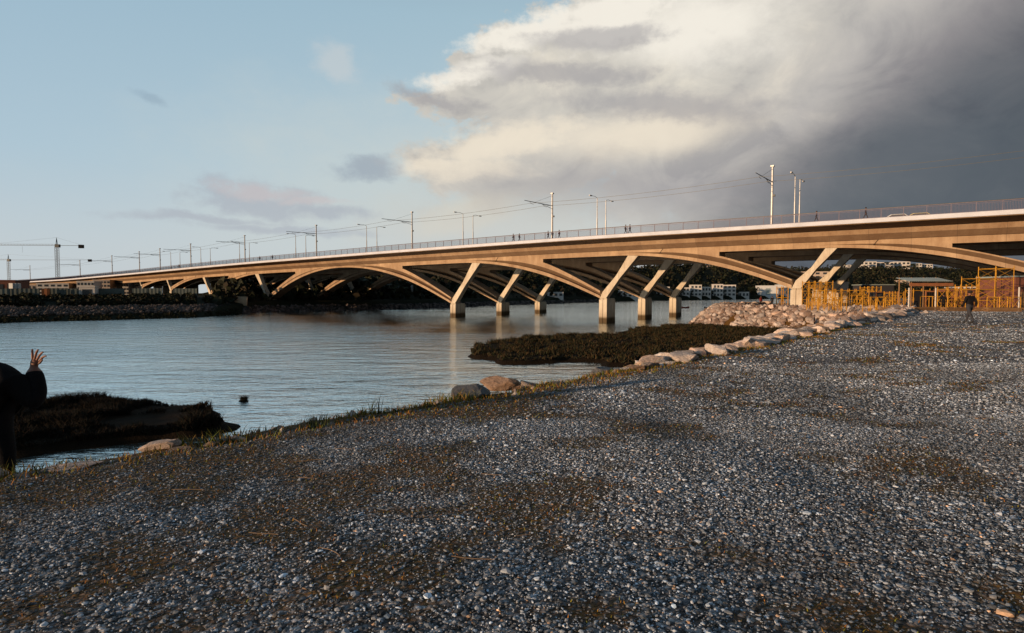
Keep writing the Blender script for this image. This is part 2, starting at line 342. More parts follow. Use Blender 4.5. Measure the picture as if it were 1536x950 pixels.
# lit edges
hi = umax(blob(925, 32, 95, 34, .15, .9, W_S, .7, nz2), blob(800, 58, 100, 20, .28, .9, W_S, .7, nz2), blob(1050, 50, 110, 45, 0, 1.5, W_S, .5), blob(720, 118, 75, 14, .1, .9, W_S, .7, nz2))
c = mixc(nt, mth(nt, 'MULTIPLY', hi, .95), c, lin(244, 238, 226))
hi2 = umax(blob(760, 222, 120, 24, .15, 1.0, W_S, .6, nz2), blob(690, 258, 100, 16, 0, 1.1, W_S, .6, nz2), blob(960, 205, 130, 30, .1, 1.5, W_S, .4))
c = mixc(nt, mth(nt, 'MULTIPLY', hi2, .8), c, CREAM)
c = mixc(nt, mth(nt, 'MULTIPLY', blob(700, 325, 75, 22, .2, 1.0, W_S, .4), .6), c, lin(226, 216, 194))
gr = umax(blob(830, 122, 120, 15, -.05, 1.1, W_S, .8, nz2), blob(905, 66, 95, 12, 0, 1.1, W_S, .8, nz2), blob(650, 150, 60, 10, -.3, 1.1, W_S, .8, nz2), blob(985, 165, 130, 16, -.1, 1.4, W_S, .7, nz2), blob(890, 290, 170, 40, 0, 1.6, W_S, .6))
c = mixc(nt, mth(nt, 'MULTIPLY', gr, .62), c, lin(158, 156, 160))
c = mixc(nt, mth(nt, 'MULTIPLY', blob(790, 345, 230, 42, 0, 1.6, W_S, .5), .55), c, lin(206, 202, 192))
# small clouds
c = mixc(nt, mth(nt, 'MULTIPLY', blob(507, 95, 28, 18, -.5, 1.5, W_S, .9, nz2), .5), c, lin(205, 208, 208))
c = mixc(nt, mth(nt, 'MULTIPLY', blob(545, 256, 44, 18, .1, 1.2, W_S, .8, nz2), .7), c, lin(152, 163, 176))
lc = umax(blob(390, 306, 88, 22, -.05, 1.1, W_S, .8, nz2), blob(300, 333, 120, 6, 0, 1.4, W_S, .7, nz2), blob(470, 322, 70, 10, 0, 1.3, W_S, .8, nz2), blob(420, 348, 110, 6, 0, 1.5, W_S, .8, nz2))
c = mixc(nt, mth(nt, 'MULTIPLY', lc, .72), c, lin(166, 173, 184))
c = mixc(nt, mth(nt, 'MULTIPLY', umax(blob(385, 294, 62, 9, 0, 1.3, W_S, .8, nz2), blob(460, 306, 50, 6, 0, 1.3, W_S, .8, nz2)), .6), c, lin(202, 192, 192))
c = mixc(nt, mth(nt, 'MULTIPLY', blob(240, 152, 24, 6, -.3, 1.5, W_S, .9, nz2), .4), c, lin(136, 158, 176))
hz = nd(nt, 'ShaderNodeMapRange', interpolation_type='SMOOTHSTEP'); hz.inputs[1].default_value = .20; hz.inputs[2].default_value = 0; L.new(el, hz.inputs[0])
hzf = mth(nt, 'MULTIPLY', hz.outputs[0], mth(nt, 'SUBTRACT', 1.0, hr.outputs[0]))
c = mixc(nt, mth(nt, 'MULTIPLY', hzf, .5), c, lin(200, 206, 209))
rear = nd(nt, 'ShaderNodeMapRange', interpolation_type='SMOOTHSTEP'); rear.inputs[1].default_value = -.05; rear.inputs[2].default_value = .65; rear.inputs[3].default_value = 1; rear.inputs[4].default_value = .32; L.new(mth(nt, 'ADD', mth(nt, 'MULTIPLY', sx.outputs[0], .79), mth(nt, 'MULTIPLY', sx.outputs[1], -.61)), rear.inputs[0])
top = nd(nt, 'ShaderNodeMapRange', interpolation_type='SMOOTHSTEP'); top.inputs[1].default_value = .60; top.inputs[2].default_value = 1.15; top.inputs[3].default_value = 1; top.inputs[4].default_value = .55; L.new(el, top.inputs[0])
dim = mth(nt, 'MULTIPLY', rear.outputs[0], top.outputs[0]); dc = nd(nt, 'ShaderNodeCombineColor')  # unseen sky at right rear and overhead dimmed to deepen pier sides
for k_ in range(3): L.new(dim, dc.inputs[k_])
c = mixc(nt, 1, c, dc.outputs[0], 'MULTIPLY')
L.new(c, bg.inputs['Color'])

# ------------------------------------------------------------------ water, far banks, hills
wv = np.array([(-4000, -60, 0), (6000, -60, 0), (6000, 6000, 0), (-4000, 6000, 0)])
tag(mesh_np('river_water', wv, [(0, 1, 2, 3)], M['water']), kind='structure')
shore = [(-1500, 512), (-700, 503), (-300, 494), (0, 485), (150, 481), (300, 476.5), (355, 472), (385, 469), (440, 467.2), (540, 466), (660, 462), (820, 456), (950, 452), (1080, 449.5), (1200, 448), (1536, 446.5), (2500, 446), (4000, 446)]
s_az = np.array([math.atan((x - 768) / F) for x, y in shore]); s_Y = np.array([HC * F / (y - HZ) for x, y in shore]); s_r = s_Y / np.cos(s_az)
crest = [(-1500, 436), (0, 434), (230, 432), (300, 426), (380, 420), (430, 415), (540, 410), (650, 403), (760, 406), (850, 404), (960, 406), (1000, 400), (1100, 402), (1180, 406), (1290, 402), (1400, 403), (1536, 406), (2500, 415), (4000, 425)]
c_az = np.array([math.atan((x - 768) / F) for x, y in crest]); c_y = np.array([y for x, y in crest])
AZ0, AZ1 = -1.25, 1.3
def far_h(a, r):
    rs = np.interp(a, s_az, s_r); e = r - rs
    left = sstep(-.40, -.52, a)                                      # the low built bank on the left
    prof_l = np.interp(e, [-30, 0, 4, 16, 25, 60, 3000], [-2, -.2, .7, 2.9, 4.45, 4.8, 5.0])
    k = (HZ - np.interp(a, c_az, c_y)) / F * np.cos(a)
    rc = rs + np.interp(a, [-.5, -.2, .1, .3, .8], [160, 200, 260, 260, 300])   # crest distance
    zc = HC + k * rc
    t = np.clip((e - 8) / (rc - rs - 8), 0, 1.6)
    prof_r = np.where(e < 8, np.interp(e, [-30, 0, 8], [-2, -.2, 3.0]), 3.0 + (zc - 3.0) * np.sin(np.clip(t, 0, 1) * math.pi / 2)**1.3)
    prof_r = prof_r * np.where(t > 1, np.clip(1 - (t - 1) * .6, .25, 1), 1)
    nzv = (fbm(a * r * .03 + 50, r * .03, 4) - .5) * np.clip(e * .05, 0, 6) * (1 - left * .93)
    return prof_l * left + prof_r * (1 - left) + nzv * np.where(t < .75, 1, .25)
na = 420; aa = np.linspace(AZ0, AZ1, na); nr = 130
ee = np.concatenate([np.linspace(-12, 40, 40), 40 + np.geomspace(3, 5200, nr - 40)])
A, E = np.meshgrid(aa, ee, indexing='ij'); Rr = np.interp(A, s_az, s_r) + E
Z = far_h(A, Rr); Xw = Rr * np.sin(A); Yw = Rr * np.cos(A)
def gridfaces(n, m):
    i, j = np.meshgrid(np.arange(n - 1), np.arange(m - 1), indexing='ij'); i = i.ravel(); j = j.ravel()
    return np.stack([i*m + j, (i+1)*m + j, (i+1)*m + j + 1, i*m + j + 1], 1)
tag(mesh_np('far_bank_hills', np.stack([Xw.ravel(), Yw.ravel(), Z.ravel()], 1), gridfaces(na, nr), M['hill'], smooth=True), kind='structure')
def far_point(px, e):                                   # point on the far bank in direction px, e metres behind the waterline
    a = math.atan((px - 768) / F); r = float(np.interp(a, s_az, s_r)) + e
    return (r * math.sin(a), r * math.cos(a), float(far_h(np.array([a]), np.array([r]))[0]))

# ------------------------------------------------------------------ near bank (gravel plateau)
edge = [(-240, -60), (-240, 40), (-120, 34), (-85, 26), (-66, 10), (-52, -4), (-36, -9), (-20, -3), (-9, 3.5), (-4.75, 5.3), (-4.0, 6.0), (-3.0, 7.05), (-1.6, 8.3), (.38, 10.2), (2.7, 12.7), (5.1, 15.6), (7.7, 18.3), (11.5, 22.9), (15.4, 27.5), (25.7, 39.3), (38, 56), (46, 68), (48, 78), (43, 87), (38, 93), (36, 100), (41, 110), (55, 124), (85, 150), (130, 195), (320, 330), (1600, 900), (1600, -60)]
EP = np.array(edge, float); LIP0 = edge.index((-9, 3.5)); SH = LIP0 - 2
def sdist(x, y):                                       # >0 inside the plateau
    d = np.full(x.shape, 1e9); ins = np.zeros(x.shape, bool); n = len(EP)
    for i in range(n):
        ax, ay = EP[i]; bx, by = EP[(i + 1) % n]; ex, ey = bx - ax, by - ay
        t = np.clip(((x - ax)*ex + (y - ay)*ey) / (ex*ex + ey*ey), 0, 1)
        d = np.minimum(d, np.hypot(x - ax - t*ex, y - ay - t*ey))
        cr = ((ay > y) != (by > y)); xi = ax + (y - ay) / (by - ay if by != ay else 1e-9) * ex; ins ^= cr & (x < xi)
    return np.where(ins, d, -d)
def ground_z(x, y):
    x = np.asarray(x, float); y = np.asarray(y, float); s = sdist(x, y)
    top = 4.0 - .6 * sstep(35, 95, y) + (fbm(x*.35, y*.35, 3) - .5) * .16 * sstep(0, 1.5, s) * sstep(60, 20, y)
    far = sstep(40, 75, y)
    drop = sstep(0, -1, s / (3.2 + 4.6 * far)) ; soft = .10 * sstep(.9, 0, s) * (1 - far)
    return top - soft - drop * 5.0 + (fbm(x*1.3, y*1.3, 3) - .5) * .12 * (s < .5)
def gz(x, y): return float(ground_z(np.array([x]), np.array([y]))[0])
def growth(lo, a, b, hi, step, n1, n2):
    mid = np.arange(a, b, step)
    l = a - np.geomspace(step, a - lo, n1)[::-1] if n1 else []
    return np.concatenate([l, mid, b + np.geomspace(step*.5, hi - b, n2)])
gx = growth(-240, -13, 17, 1500, .14, 36, 110); gy = growth(-50, 1.6, 24, 800, .14, 24, 120)
GX, GY = np.meshgrid(gx, gy, indexing='ij'); SD = sdist(GX, GY); GZ = ground_z(GX, GY)
def moss_f(x, y):
    n = fbm(x*.55 + 3, y*.75 + 9, 5); left = sstep(5, -6, x - .25*y) * .15 - .035; near_edge = sstep(1.5, .1, sdist(x, y)) * .95 * sstep(70, 25, y)
    f2 = fbm(x*2.3 + 11, y*2.9 + 5, 4)
    return np.clip(sstep(.525, .63, n*.55 + f2*.45 + left) * .9 + near_edge, 0, 1)
MOSS = moss_f(GX, GY); BANK = sstep(.05, -.5, SD)
tag(mesh_np('gravel_ground', np.stack([GX.ravel(), GY.ravel(), GZ.ravel()], 1), gridfaces(len(gx), len(gy)), M['ground'], smooth=True, attrs={'moss': MOSS.ravel(), 'bank': BANK.ravel()}), kind='structure')

# loose gravel stones
ico = bmesh.new(); bmesh.ops.create_icosphere(ico, subdivisions=1, radius=1); IV = np.array([v.co[:] for v in ico.verts]); IF = np.array([[v.index for v in f.verts] for f in ico.faces]); ico.free()
def pebbles(n, y0, y1, s0, s1):
    ys = np.sqrt(rng.random(n) * (y1**2 - y0**2) + y0**2); xs = (rng.random(n)*2 - 1) * (ys * .95 + .5)
    keep = (sdist(xs, ys) > .12) & (rng.random(n) > moss_f(xs, ys) * .50); xs = xs[keep]; ys = ys[keep]; n = len(xs)
    s = np.exp(rng.normal(0, .38, n)) * (s0 + (s1 - s0) * rng.random(n)); s = np.minimum(s, .04)
    sh = s[:, None] * np.stack([rng.uniform(.7, 1.3, n), rng.uniform(.6, 1.1, n), rng.uniform(.3, .6, n)], 1)
    v = IV[None] * (1 + rng.uniform(-.22, .22, (n, len(IV), 1))) * sh[:, None, :]
    th = rng.random(n) * 6.28; ti = rng.normal(0, .35, n); c, s_ = np.cos(th)[:, None], np.sin(th)[:, None]; ct, st = np.cos(ti)[:, None], np.sin(ti)[:, None]
    y1_ = v[:, :, 1]*ct - v[:, :, 2]*st; z1 = v[:, :, 1]*st + v[:, :, 2]*ct; x1 = v[:, :, 0]
    out = np.stack([x1*c - y1_*s_ + xs[:, None], x1*s_ + y1_*c + ys[:, None], z1 + (ground_z(xs, ys) + sh[:, 2]*.35)[:, None]], 2)
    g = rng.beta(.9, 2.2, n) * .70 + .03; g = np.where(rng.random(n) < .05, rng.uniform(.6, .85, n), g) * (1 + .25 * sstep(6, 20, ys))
    tint = rng.normal(0, 1, n)[:, None] * np.array([[.05, 0, -.06]]) + np.array([[.88, .98, 1.13]])
    warm = (rng.random(n) < .035)[:, None]; tint = np.where(warm, np.array([[1.45, .95, .62]]), tint)
    patch = (.35 + 1.3 * fbm(xs*.6 + 40, ys*.6, 4))[:, None] * (1 - .45 * moss_f(xs, ys))[:, None]
    col = np.repeat((g[:, None] * tint * patch)[:, None, :], len(IV), 1)
    return out.reshape(-1, 3), col.reshape(-1, 3), n
PB = [pebbles(230000, 2.2, 7.5, .004, .0088), pebbles(120000, 7.5, 13, .008, .013), pebbles(60000, 13, 26, .012, .019), pebbles(60000, 26, 60, .018, .03)]
pv = np.concatenate([p[0] for p in PB]); pc = np.concatenate([p[1] for p in PB]); pn = sum(p[2] for p in PB)
pf = (IF[None] + (np.arange(pn) * len(IV))[:, None, None]).reshape(-1, 3)
tag(mesh_np('gravel', pv, pf, M['pebble'], col=pc), 'loose grey and white crushed stones covering the shore track', 'gravel', kind='stuff')

# blades (grass, marsh plants)
def blades(x, y, z, h, w, cols, lean=.5):
    n = len(x); th = rng.random(n) * 6.28; dx = np.cos(th)*w/2; dy = np.sin(th)*w/2
    la = rng.random(n) * 6.28; lx = np.cos(la)*lean*h*rng.random(n); ly = np.sin(la)*lean*h*rng.random(n)
    b0 = np.stack([x-dx, y-dy, z], 1); b1 = np.stack([x+dx, y+dy, z], 1)
    m0 = np.stack([x-dx*.8+lx*.4, y-dy*.8+ly*.4, z+h*.6], 1); m1 = np.stack([x+dx*.8+lx*.4, y+dy*.8+ly*.4, z+h*.6], 1)
    t = np.stack([x+lx, y+ly, z+h], 1); t2 = t + np.stack([dx*.15, dy*.15, 0*h], 1)
    v = np.stack([b0, b1, m1, m0, t2, t], 1).reshape(-1, 3)
    k = np.arange(n)[:, None] * 6; f = np.concatenate([k + np.array([[0, 1, 2, 3]]), k + np.array([[3, 2, 4, 5]])], 0)
    c = np.asarray(cols)[rng.integers(0, len(cols), n)] * rng.uniform(.6, 1.3, (n, 1)); return v, f, np.repeat(c, 6, 0)
def merge(parts):
    vs, fs, cs, o = [], [], [], 0
    for v, f, c_ in parts: vs.append(v); fs.append(f + o); cs.append(c_); o += len(v)
    return np.concatenate(vs), np.concatenate(fs), np.concatenate(cs)
GR = [(.19, .17, .02), (.30, .17, .025), (.13, .15, .02), (.32, .14, .03), (.20, .08, .02)]
n = 230000; ys = np.sqrt(rng.random(n) * (30**2 - 2.2**2) + 2.2**2); xs = (rng.random(n)*2 - 1) * (ys * .97 + .5)
mk = moss_f(xs, ys); s = sdist(xs, ys); keep = (rng.random(n) < mk * .95) & (s > -.3) & (mk > .2); xs = xs[keep]; ys = ys[keep]; s = s[keep]
h = rng.uniform(.008, .024, len(xs)) * (1 + 2.2 * sstep(1.3, .2, s)) * (1 + ys*.02)
P1 = blades(xs, ys, ground_z(xs, ys) - .003, h, .004 + .0008*ys, GR, 1.2)
# taller weeds along the lip of the bank
n = 9000; ti = rng.random(n); seg = EP[LIP0:LIP0+13]; cum = np.concatenate([[0], np.cumsum(np.hypot(*(seg[1:] - seg[:-1]).T))]); q = ti**1.5 * cum[-1]
ex = np.interp(q, cum, seg[:, 0]); ey = np.interp(q, cum, seg[:, 1]); den = fbm(q*1.1, q*0 + 5, 3); kp = den > .46; ex, ey, den = ex[kp], ey[kp], den[kp]
ex = ex + rng.normal(0, .16, len(ex)); ey = ey + rng.normal(0, .16, len(ex)); h = rng.uniform(.025, .08, len(ex)) * (1 + (den - .46) * 5)
P2 = blades(ex, ey, ground_z(ex, ey) - .01, h, .006 + .0010*ey, [(.20, .17, .03), (.32, .19, .05), (.12, .14, .025)], 1.0)
# a few spindly green weeds
wp = []
for (px, py, hh_, k) in [(472, 631, .22, 60), (560, 612, .34, 30), (592, 612, .16, 60), (700, 592, .16, 70), (345, 652, .12, 50), (636, 604, .14, 60)]:
    x, y, _ = gnd(px, py, 4.0); wp.append(blades(x + rng.normal(0, .09, k), y + rng.normal(0, .05, k), np.full(k, gz(x, y) - .02), rng.uniform(.4, 1, k) * hh_, np.full(k, .009), [(.035, .06, .02), (.05, .065, .02)], .6))
v, f, c_ = merge([P1, P2] + wp)
tag(mesh_np('grass', v, f, M['leaf'], col=c_), 'short brown and olive grass growing through the gravel and along the bank edge', 'grass', kind='stuff')
# straws
tw = MB()
for i in range(46):
    y = random.uniform(3, 14); x = random.uniform(-.8, .85) * y * .9
    if float(sdist(np.array([x]), np.array([y]))[0]) < .4: continue
    a = random.gauss(0, .5) + (math.pi if random.random() < .5 else 0); l = random.uniform(.08, .3); z = gz(x, y) + .022; p = Vector((x, y, z)); pts = [p]
    for k in range(3): a += random.uniform(-.3, .3); p = p + Vector((math.cos(a), math.sin(a)*.7, random.uniform(-.01, .02))) * l / 3; pts.append(p)
    tw.path(pts, .0016 + .0003*y, 4)
tag(tw.build('straw', mat('dry_straw', (.22, .15, .10), (.15, .10, .06), 8)), 'scattered dry straws and twigs lying on the gravel', 'straw', kind='stuff')

# marsh islands
def in_poly(x, y, P):
    P = np.array(P); ins = np.zeros(x.shape, bool); d = np.full(x.shape, 1e9)
    for i in range(len(P)):
        ax, ay = P[i]; bx, by = P[(i+1) % len(P)]; ex_, ey_ = bx-ax, by-ay
        t = np.clip(((x-ax)*ex_ + (y-ay)*ey_) / (ex_**2 + ey_**2), 0, 1); d = np.minimum(d, np.hypot(x-ax-t*ex_, y-ay-t*ey_))
        cr = (ay > y) != (by > y); ins ^= cr & (x < ax + (y-ay)/(by-ay if by != ay else 1e-9)*ex_)
    return np.where(ins, d, -d)
def marsh(px_poly, z, label, nb, bh, bw, cols, res, fn, gap=None, rag=.9):
    P = [gnd(a, b_, z)[:2] for a, b_ in px_poly]; PA = np.array(P); x0, y0 = PA.min(0) - 3; x1, y1 = PA.max(0) + 3
    X, Y = np.meshgrid(np.arange(x0, x1, res), np.arange(y0, y1, res), indexing='ij')
    S = in_poly(X, Y, P) + (fbm(X*fn, Y*fn, 3) - .5) * rag; hz_ = z * sstep(-.5, .6, S) + (fbm(X*fn*2, Y*fn*2, 3) - .5) * .16 - .35 * sstep(0, -1.5, S)
    tag(mesh_np('marsh_mud', np.stack([X.ravel(), Y.ravel(), hz_.ravel()], 1), gridfaces(*X.shape), M['mud'], smooth=True), kind='structure')
    xs = rng.uniform(x0, x1, nb*3); ys = rng.uniform(y0, y1, nb*3)
    d = in_poly(xs, ys, P) + (fbm(xs*fn, ys*fn, 3) - .5) * rag; cl = fbm(xs*1.1*.6/fn**.5, ys*1.1*.6/fn**.5, 4)
    k = (d > .1) & (cl > .38 - .25 * (d < 1.2)) & ((gap(xs, ys) < .5) if gap else True); xs, ys, cl = xs[k][:nb], ys[k][:nb], cl[k][:nb]
    h = bh * rng.uniform(.4, 1.0, len(xs)) * (.25 + 3.0 * np.clip(cl - .36, 0, .4))
    return blades(xs, ys, np.full(len(xs), z - .12) + rng.uniform(0, .1, len(xs)), h, np.full(len(xs), bw), cols, 1.1)
GL = [(-160, 606), (-20, 602), (60, 600), (200, 600), (245, 602), (255, 608), (305, 606), (314, 616), (338, 628), (325, 636), (285, 643), (240, 648), (190, 652), (150, 656), (100, 662), (50, 668), (0, 674), (-160, 684)]
gap = lambda x, y: sstep(1.3, .5, np.hypot((x + 15.3) / 2.3, (y - 23.6) / 1.5))
bl = marsh(GL, .35, '', 70000, .42, .035, [(.010, .009, .005), (.015, .010, .006), (.006, .007, .004), (.022, .012, .007)], .35, .7, gap)
v, f, c_ = bl; tag(mesh_np('marsh_plants', v, f, M['leaf'], col=c_), 'dark low saltmarsh shrubs on the mud islet at lower left', 'marsh plants', kind='stuff')
GC = [(706, 520), (725, 510), (790, 504), (870, 501), (940, 499), (965, 492), (1000, 488), (1060, 486), (1140, 487), (1220, 489), (1260, 488), (1240, 502), (1150, 520), (1040, 536), (960, 540), (880, 539), (790, 538), (740, 536), (712, 529)]
bl = marsh(GC, .38, '', 60000, .40, .10, [(.028, .029, .011), (.040, .026, .012), (.016, .018, .008), (.06, .036, .013)], .6, .35, rag=7)
v, f, c_ = bl; tag(mesh_np('marsh_plants', v, f, M['leaf'], col=c_), 'brown green saltmarsh mat between the water and the pale rocks', 'marsh plants', kind='stuff')
x, y, _ = gnd(363, 603, 0); k = 420; ra_ = np.abs(rng.normal(0, .13, k)); ta_ = rng.random(k)*6.28
v, f, c_ = blades(x + ra_*np.cos(ta_), y + ra_*np.sin(ta_), np.full(k, -.05), .06 + rng.uniform(.7, 1.1, k)*.30*np.exp(-(ra_/.16)**2), np.full(k, .03), [(.03, .026, .012), (.018, .016, .01)], .9)
tag(mesh_np('marsh_tuft', v, f, M['leaf'], col=c_), 'small dark tuft of marsh grass standing alone in the water', 'marsh plant')

# ------------------------------------------------------------------ rocks
def rock_mesh(seed, sub=3, flat=.7, rough=.26):
    r_ = np.random.default_rng(seed); b_ = bmesh.new(); bmesh.ops.create_icosphere(b_, subdivisions=sub, radius=1)
    pl = [(Vector(r_.normal(0, 1, 3)).normalized(), r_.uniform(.48, .80)) for _ in range(17)]
    for v_ in b_.verts:
        p = v_.co.copy()
        for nrm_, d_ in pl:
            k = p.dot(nrm_)
            if k > d_: p -= nrm_ * (k - d_)
        from mathutils import noise
        p *= 1 + rough * .5 * noise.fractal(p * 1.7 + Vector((seed, 0, 0)), 1, 2, 4)
        v_.co = Vector((p.x * 1.15, p.y * .95, p.z * flat))
    me = bpy.data.meshes.new('rock'); b_.to_mesh(me); b_.free(); return me
RM = [rock_mesh(s_, 3) for s_ in range(10)]
def clone_mesh(me, m_): c2 = me.copy(); c2.materials.append(m_); return c2
RML = [clone_mesh(m_, M['rock']) for m_ in RM]; RMG = [clone_mesh(m_, M['rockgrey']) for m_ in RM]; RMB = [clone_mesh(m_, M['rockbrown']) for m_ in RM]
def rock(me, loc, sc, label, group=None, rz=None, cat='rock', name='rock'):
    o = bpy.data.objects.new(name, me); COL.objects.link(o); o.location = loc; o.scale = sc
    o.rotation_euler = (random.gauss(0, .15), random.gauss(0, .15), random.uniform(0, 6.28) if rz is None else rz)
    return tag(o, label, cat, group)
# riprap mound round the pier
cnt = 0; tries = 0; placed = []
while cnt < 285 and tries < 20000:
    tries += 1
    i = random.randrange(12, 21) + SH; t = random.random(); ax, ay = EP[i]; bx, by = EP[i+1]; L_ = math.hypot(bx-ax, by-ay)
    if random.random() > L_ / 18: continue
    nx, ny = (by-ay)/L_, -(bx-ax)/L_; e = random.uniform(-6.8, 1.3)
    if i < 13 + SH: e = random.uniform(-3.2, .5)
    if i >= 19 + SH and random.random() < .5: continue
    x = ax + (bx-ax)*t + nx*e*1.0; y = ay + (by-ay)*t + ny*e
    if sdist(np.array([x]), np.array([y]))[0] > 1.3: continue
    sc = random.uniform(.42, .85) * (.55 if y < 45 else .8 if y < 60 else 1)
    z = gz(x, y) + sc * .12
    if z < -.3 or any((x-a)**2 + (y-b_)**2 < (.56*(sc+s2))**2 for a, b_, s2 in placed): continue
    placed.append((x, y, sc)); cnt += 1
    rock(random.choice(RML), (x, y, z), (sc*random.uniform(.9, 1.35), sc*random.uniform(.8, 1.1), sc*random.uniform(.8, 1.15)),
         'pale pinkish limestone boulder in the rock mound around the riverbank pier', 'limestone boulders of the rock mound')
fill = []; 
for k in range(5200):
    i = random.randrange(12, 21) + SH; t = random.random(); ax, ay = EP[i]; bx, by = EP[i+1]; L_ = math.hypot(bx-ax, by-ay)
    nx, ny = (by-ay)/L_, -(bx-ax)/L_; e = random.uniform(-7, .8) if i > 12 + SH else random.uniform(-3.4, .2); x = ax+(bx-ax)*t+nx*e; y = ay+(by-ay)*t+ny*e
    if sdist(np.array([x]), np.array([y]))[0] > .9: continue
    fill.append((x, y, gz(x, y), random.uniform(.18, .48)))
def stones_np(lst, cols, hi=False):
    a = np.array(lst); n = len(a); sh = a[:, 3:4] * rng.uniform(.7, 1.3, (n, 3)); v = IV[None]*(1+rng.uniform(-.25, .25, (n, 12, 1)))*sh[:, None, :] + a[:, None, :3]
    c_ = np.asarray(cols)[rng.integers(0, len(cols), n)] * rng.uniform(.6, 1.2, (n, 1))
    return v.reshape(-1, 3), (IF[None] + (np.arange(n)*12)[:, None, None]).reshape(-1, 3), np.repeat(c_, 12, 0)
v, f, c_ = stones_np(fill, [(.34, .25, .21), (.22, .15, .12), (.45, .37, .33)])  # coloured darker than the boulders, painting shade into the gaps
tag(mesh_np('small_stones', v, f, M['pebble'], col=c_), 'small broken limestone filling the gaps of the rock mound', 'stones', kind='stuff')
# riprap of the far left bank
fl = []
for k in range(5200):
    px = random.uniform(-260, 365); e = random.triangular(5, 14.5, 11); a = math.atan((px-768)/F); r = float(np.interp(a, s_az, s_r)) + e
    fl.append((r*math.sin(a), r*math.cos(a), float(np.interp(e, [4, 16, 25], [.7, 2.9, 4.4])) + .1, random.uniform(.2, .5)))
for k in range(2200):
    px = random.uniform(365, 900); e = random.uniform(-.5, 4); a = math.atan((px-768)/F); r = float(np.interp(a, s_az, s_r)) + e
    fl.append((r*math.sin(a), r*math.cos(a), float(far_h(np.array([a]), np.array([r]))[0]) + .1, random.uniform(.3, .7)))
v, f, c_ = stones_np(fl, [(.075, .052, .044), (.045, .033, .028), (.13, .095, .085), (.02, .018, .014)])
tag(mesh_np('riverbank_stones', v, f, M['pebble'], col=c_), 'pinkish grey stone revetment along the opposite riverbank', 'stones', kind='stuff')
# boulders along the lip of the near bank: px, py, half width px, kind, flatness, label
lipr = [
 (232, 661, 30, 'L', .55, 'lumpy pale pink boulder at the bank edge beside the dark marsh islet'),
 (266, 664, 17, 'B', .45, 'low brown stone just right of the lumpy pale pink boulder'),
 (312, 656, 12, 'B', .6, 'small brown stone where the marsh islet channel meets the grass'),
 (100, 690, 42, 'L', .22, 'long flat pale stone at the lower left water edge'),
 (20, 704, 24, 'G', .25, 'flat grey stone at the far left edge of the bank'),
 (356, 648, 13, 'L', .5, 'small pinkish stone in the grass near the spindly green weed'),
 (703, 588, 36, 'G', .42, 'large blue grey slab of rock at the water edge'),
 (748, 574, 28, 'B', .50, 'brown mossy boulder right behind the blue grey slab'),
 (800, 574, 20, 'B', .35, 'flat brown stone right of the mossy boulder'),
 (836, 570, 20, 'B', .30, 'low reddish stone in the bank grass opposite the marsh tip'),
 (905, 553, 22, 'G', .50, 'rounded grey boulder on the bank edge below the marsh mat'),
 (934, 550, 14, 'L', .50, 'small pale stone touching the rounded grey boulder'),
 (992, 544, 24, 'L', .40, 'wide pale pink flat boulder on the grassy lip'),
 (1022, 533, 20, 'L', .45, 'pale tilted boulder between the flat boulder and the marsh'),
 (1052, 528, 18, 'L', .5, 'angular pinkish rock midway along the bank lip'),
 (1075, 524, 14, 'B', .5, 'small rusty brown rock wedged among the pale lip rocks'),
 (1108, 518, 24, 'L', .5, 'broad pale boulder with a flat top on the bank lip'),
 (1140, 514, 12, 'L', .5, 'small chalky stone in front of the broad flat topped boulder'),
 (1172, 507, 22, 'L', .6, 'tall pinkish boulder where the bank lip nears the rock mound'),
 (1212, 498, 22, 'L', .6, 'pale boulder on the lip just before the rock mound'),
 (1240, 494, 14, 'L', .6, 'small pale stone joining the bank lip to the rock mound'),
]
for (px, py, hw, kd, fl_, lab) in lipr:
    x, y, _ = gnd(px, py, 4.0); s_ = hw * y / F; me = random.choice({'L': RML, 'G': RMG, 'B': RMB}[kd])
    dx, dy = x / math.hypot(x, y), y / math.hypot(x, y)
    rock(me, (x + dx*s_*.3, y + dy*s_*.3, 3.88 + s_*fl_*.20), (s_*1.1, s_*.85, s_*fl_*1.45), lab, rz=random.uniform(-.5, .5), name='boulder', cat='boulder')

k = 0
while k < 70:
    j = random.randrange(LIP0+6, LIP0+12); t_ = random.random(); p_ = EP[j]*(1-t_) + EP[j+1]*t_; y = p_[1] + random.gauss(0, .25); x = p_[0] + random.gauss(0, .25); s_ = random.uniform(.012, .022) * (y + 6)
    if j < LIP0+8 and random.random() < .4: continue
    rock(random.choice(RML + RML + RMB), (x, y, max(gz(x, y), 3.6) + s_*.16), (s_*1.2, s_*.85, s_*.75), 'pale stone in the line of riprap along the lip of the gravel bank', 'pale stones along the lip of the gravel bank', name='boulder', cat='boulder'); k += 1
rub = []
for k in range(230):
    q_ = random.random()**.8; seg_ = EP[LIP0+1:LIP0+13]; j = int(q_ * (len(seg_) - 1)); t_ = random.random(); p_ = seg_[j] + (seg_[min(j+1, len(seg_)-1)] - seg_[j]) * t_
    sc_ = random.triangular(.012, .06, .02) * (1 + p_[1]*.09); x = p_[0] + random.gauss(0, .10 + .02*p_[1]) - .1; y = p_[1] + random.gauss(0, .10 + .02*p_[1]) + .1
    rub.append((x, y, gz(x, y), sc_))
v, f, c_ = stones_np([(a_, b_, z_ - s_*.3, s_) for a_, b_, z_, s_ in rub], [(.45, .34, .28), (.30, .22, .18), (.5, .42, .37), (.16, .15, .15)])
tag(mesh_np('rubble', v, f, M['pebble'], col=c_), 'small pale rubble half buried in the grass along the edge of the bank', 'stones', kind='stuff')

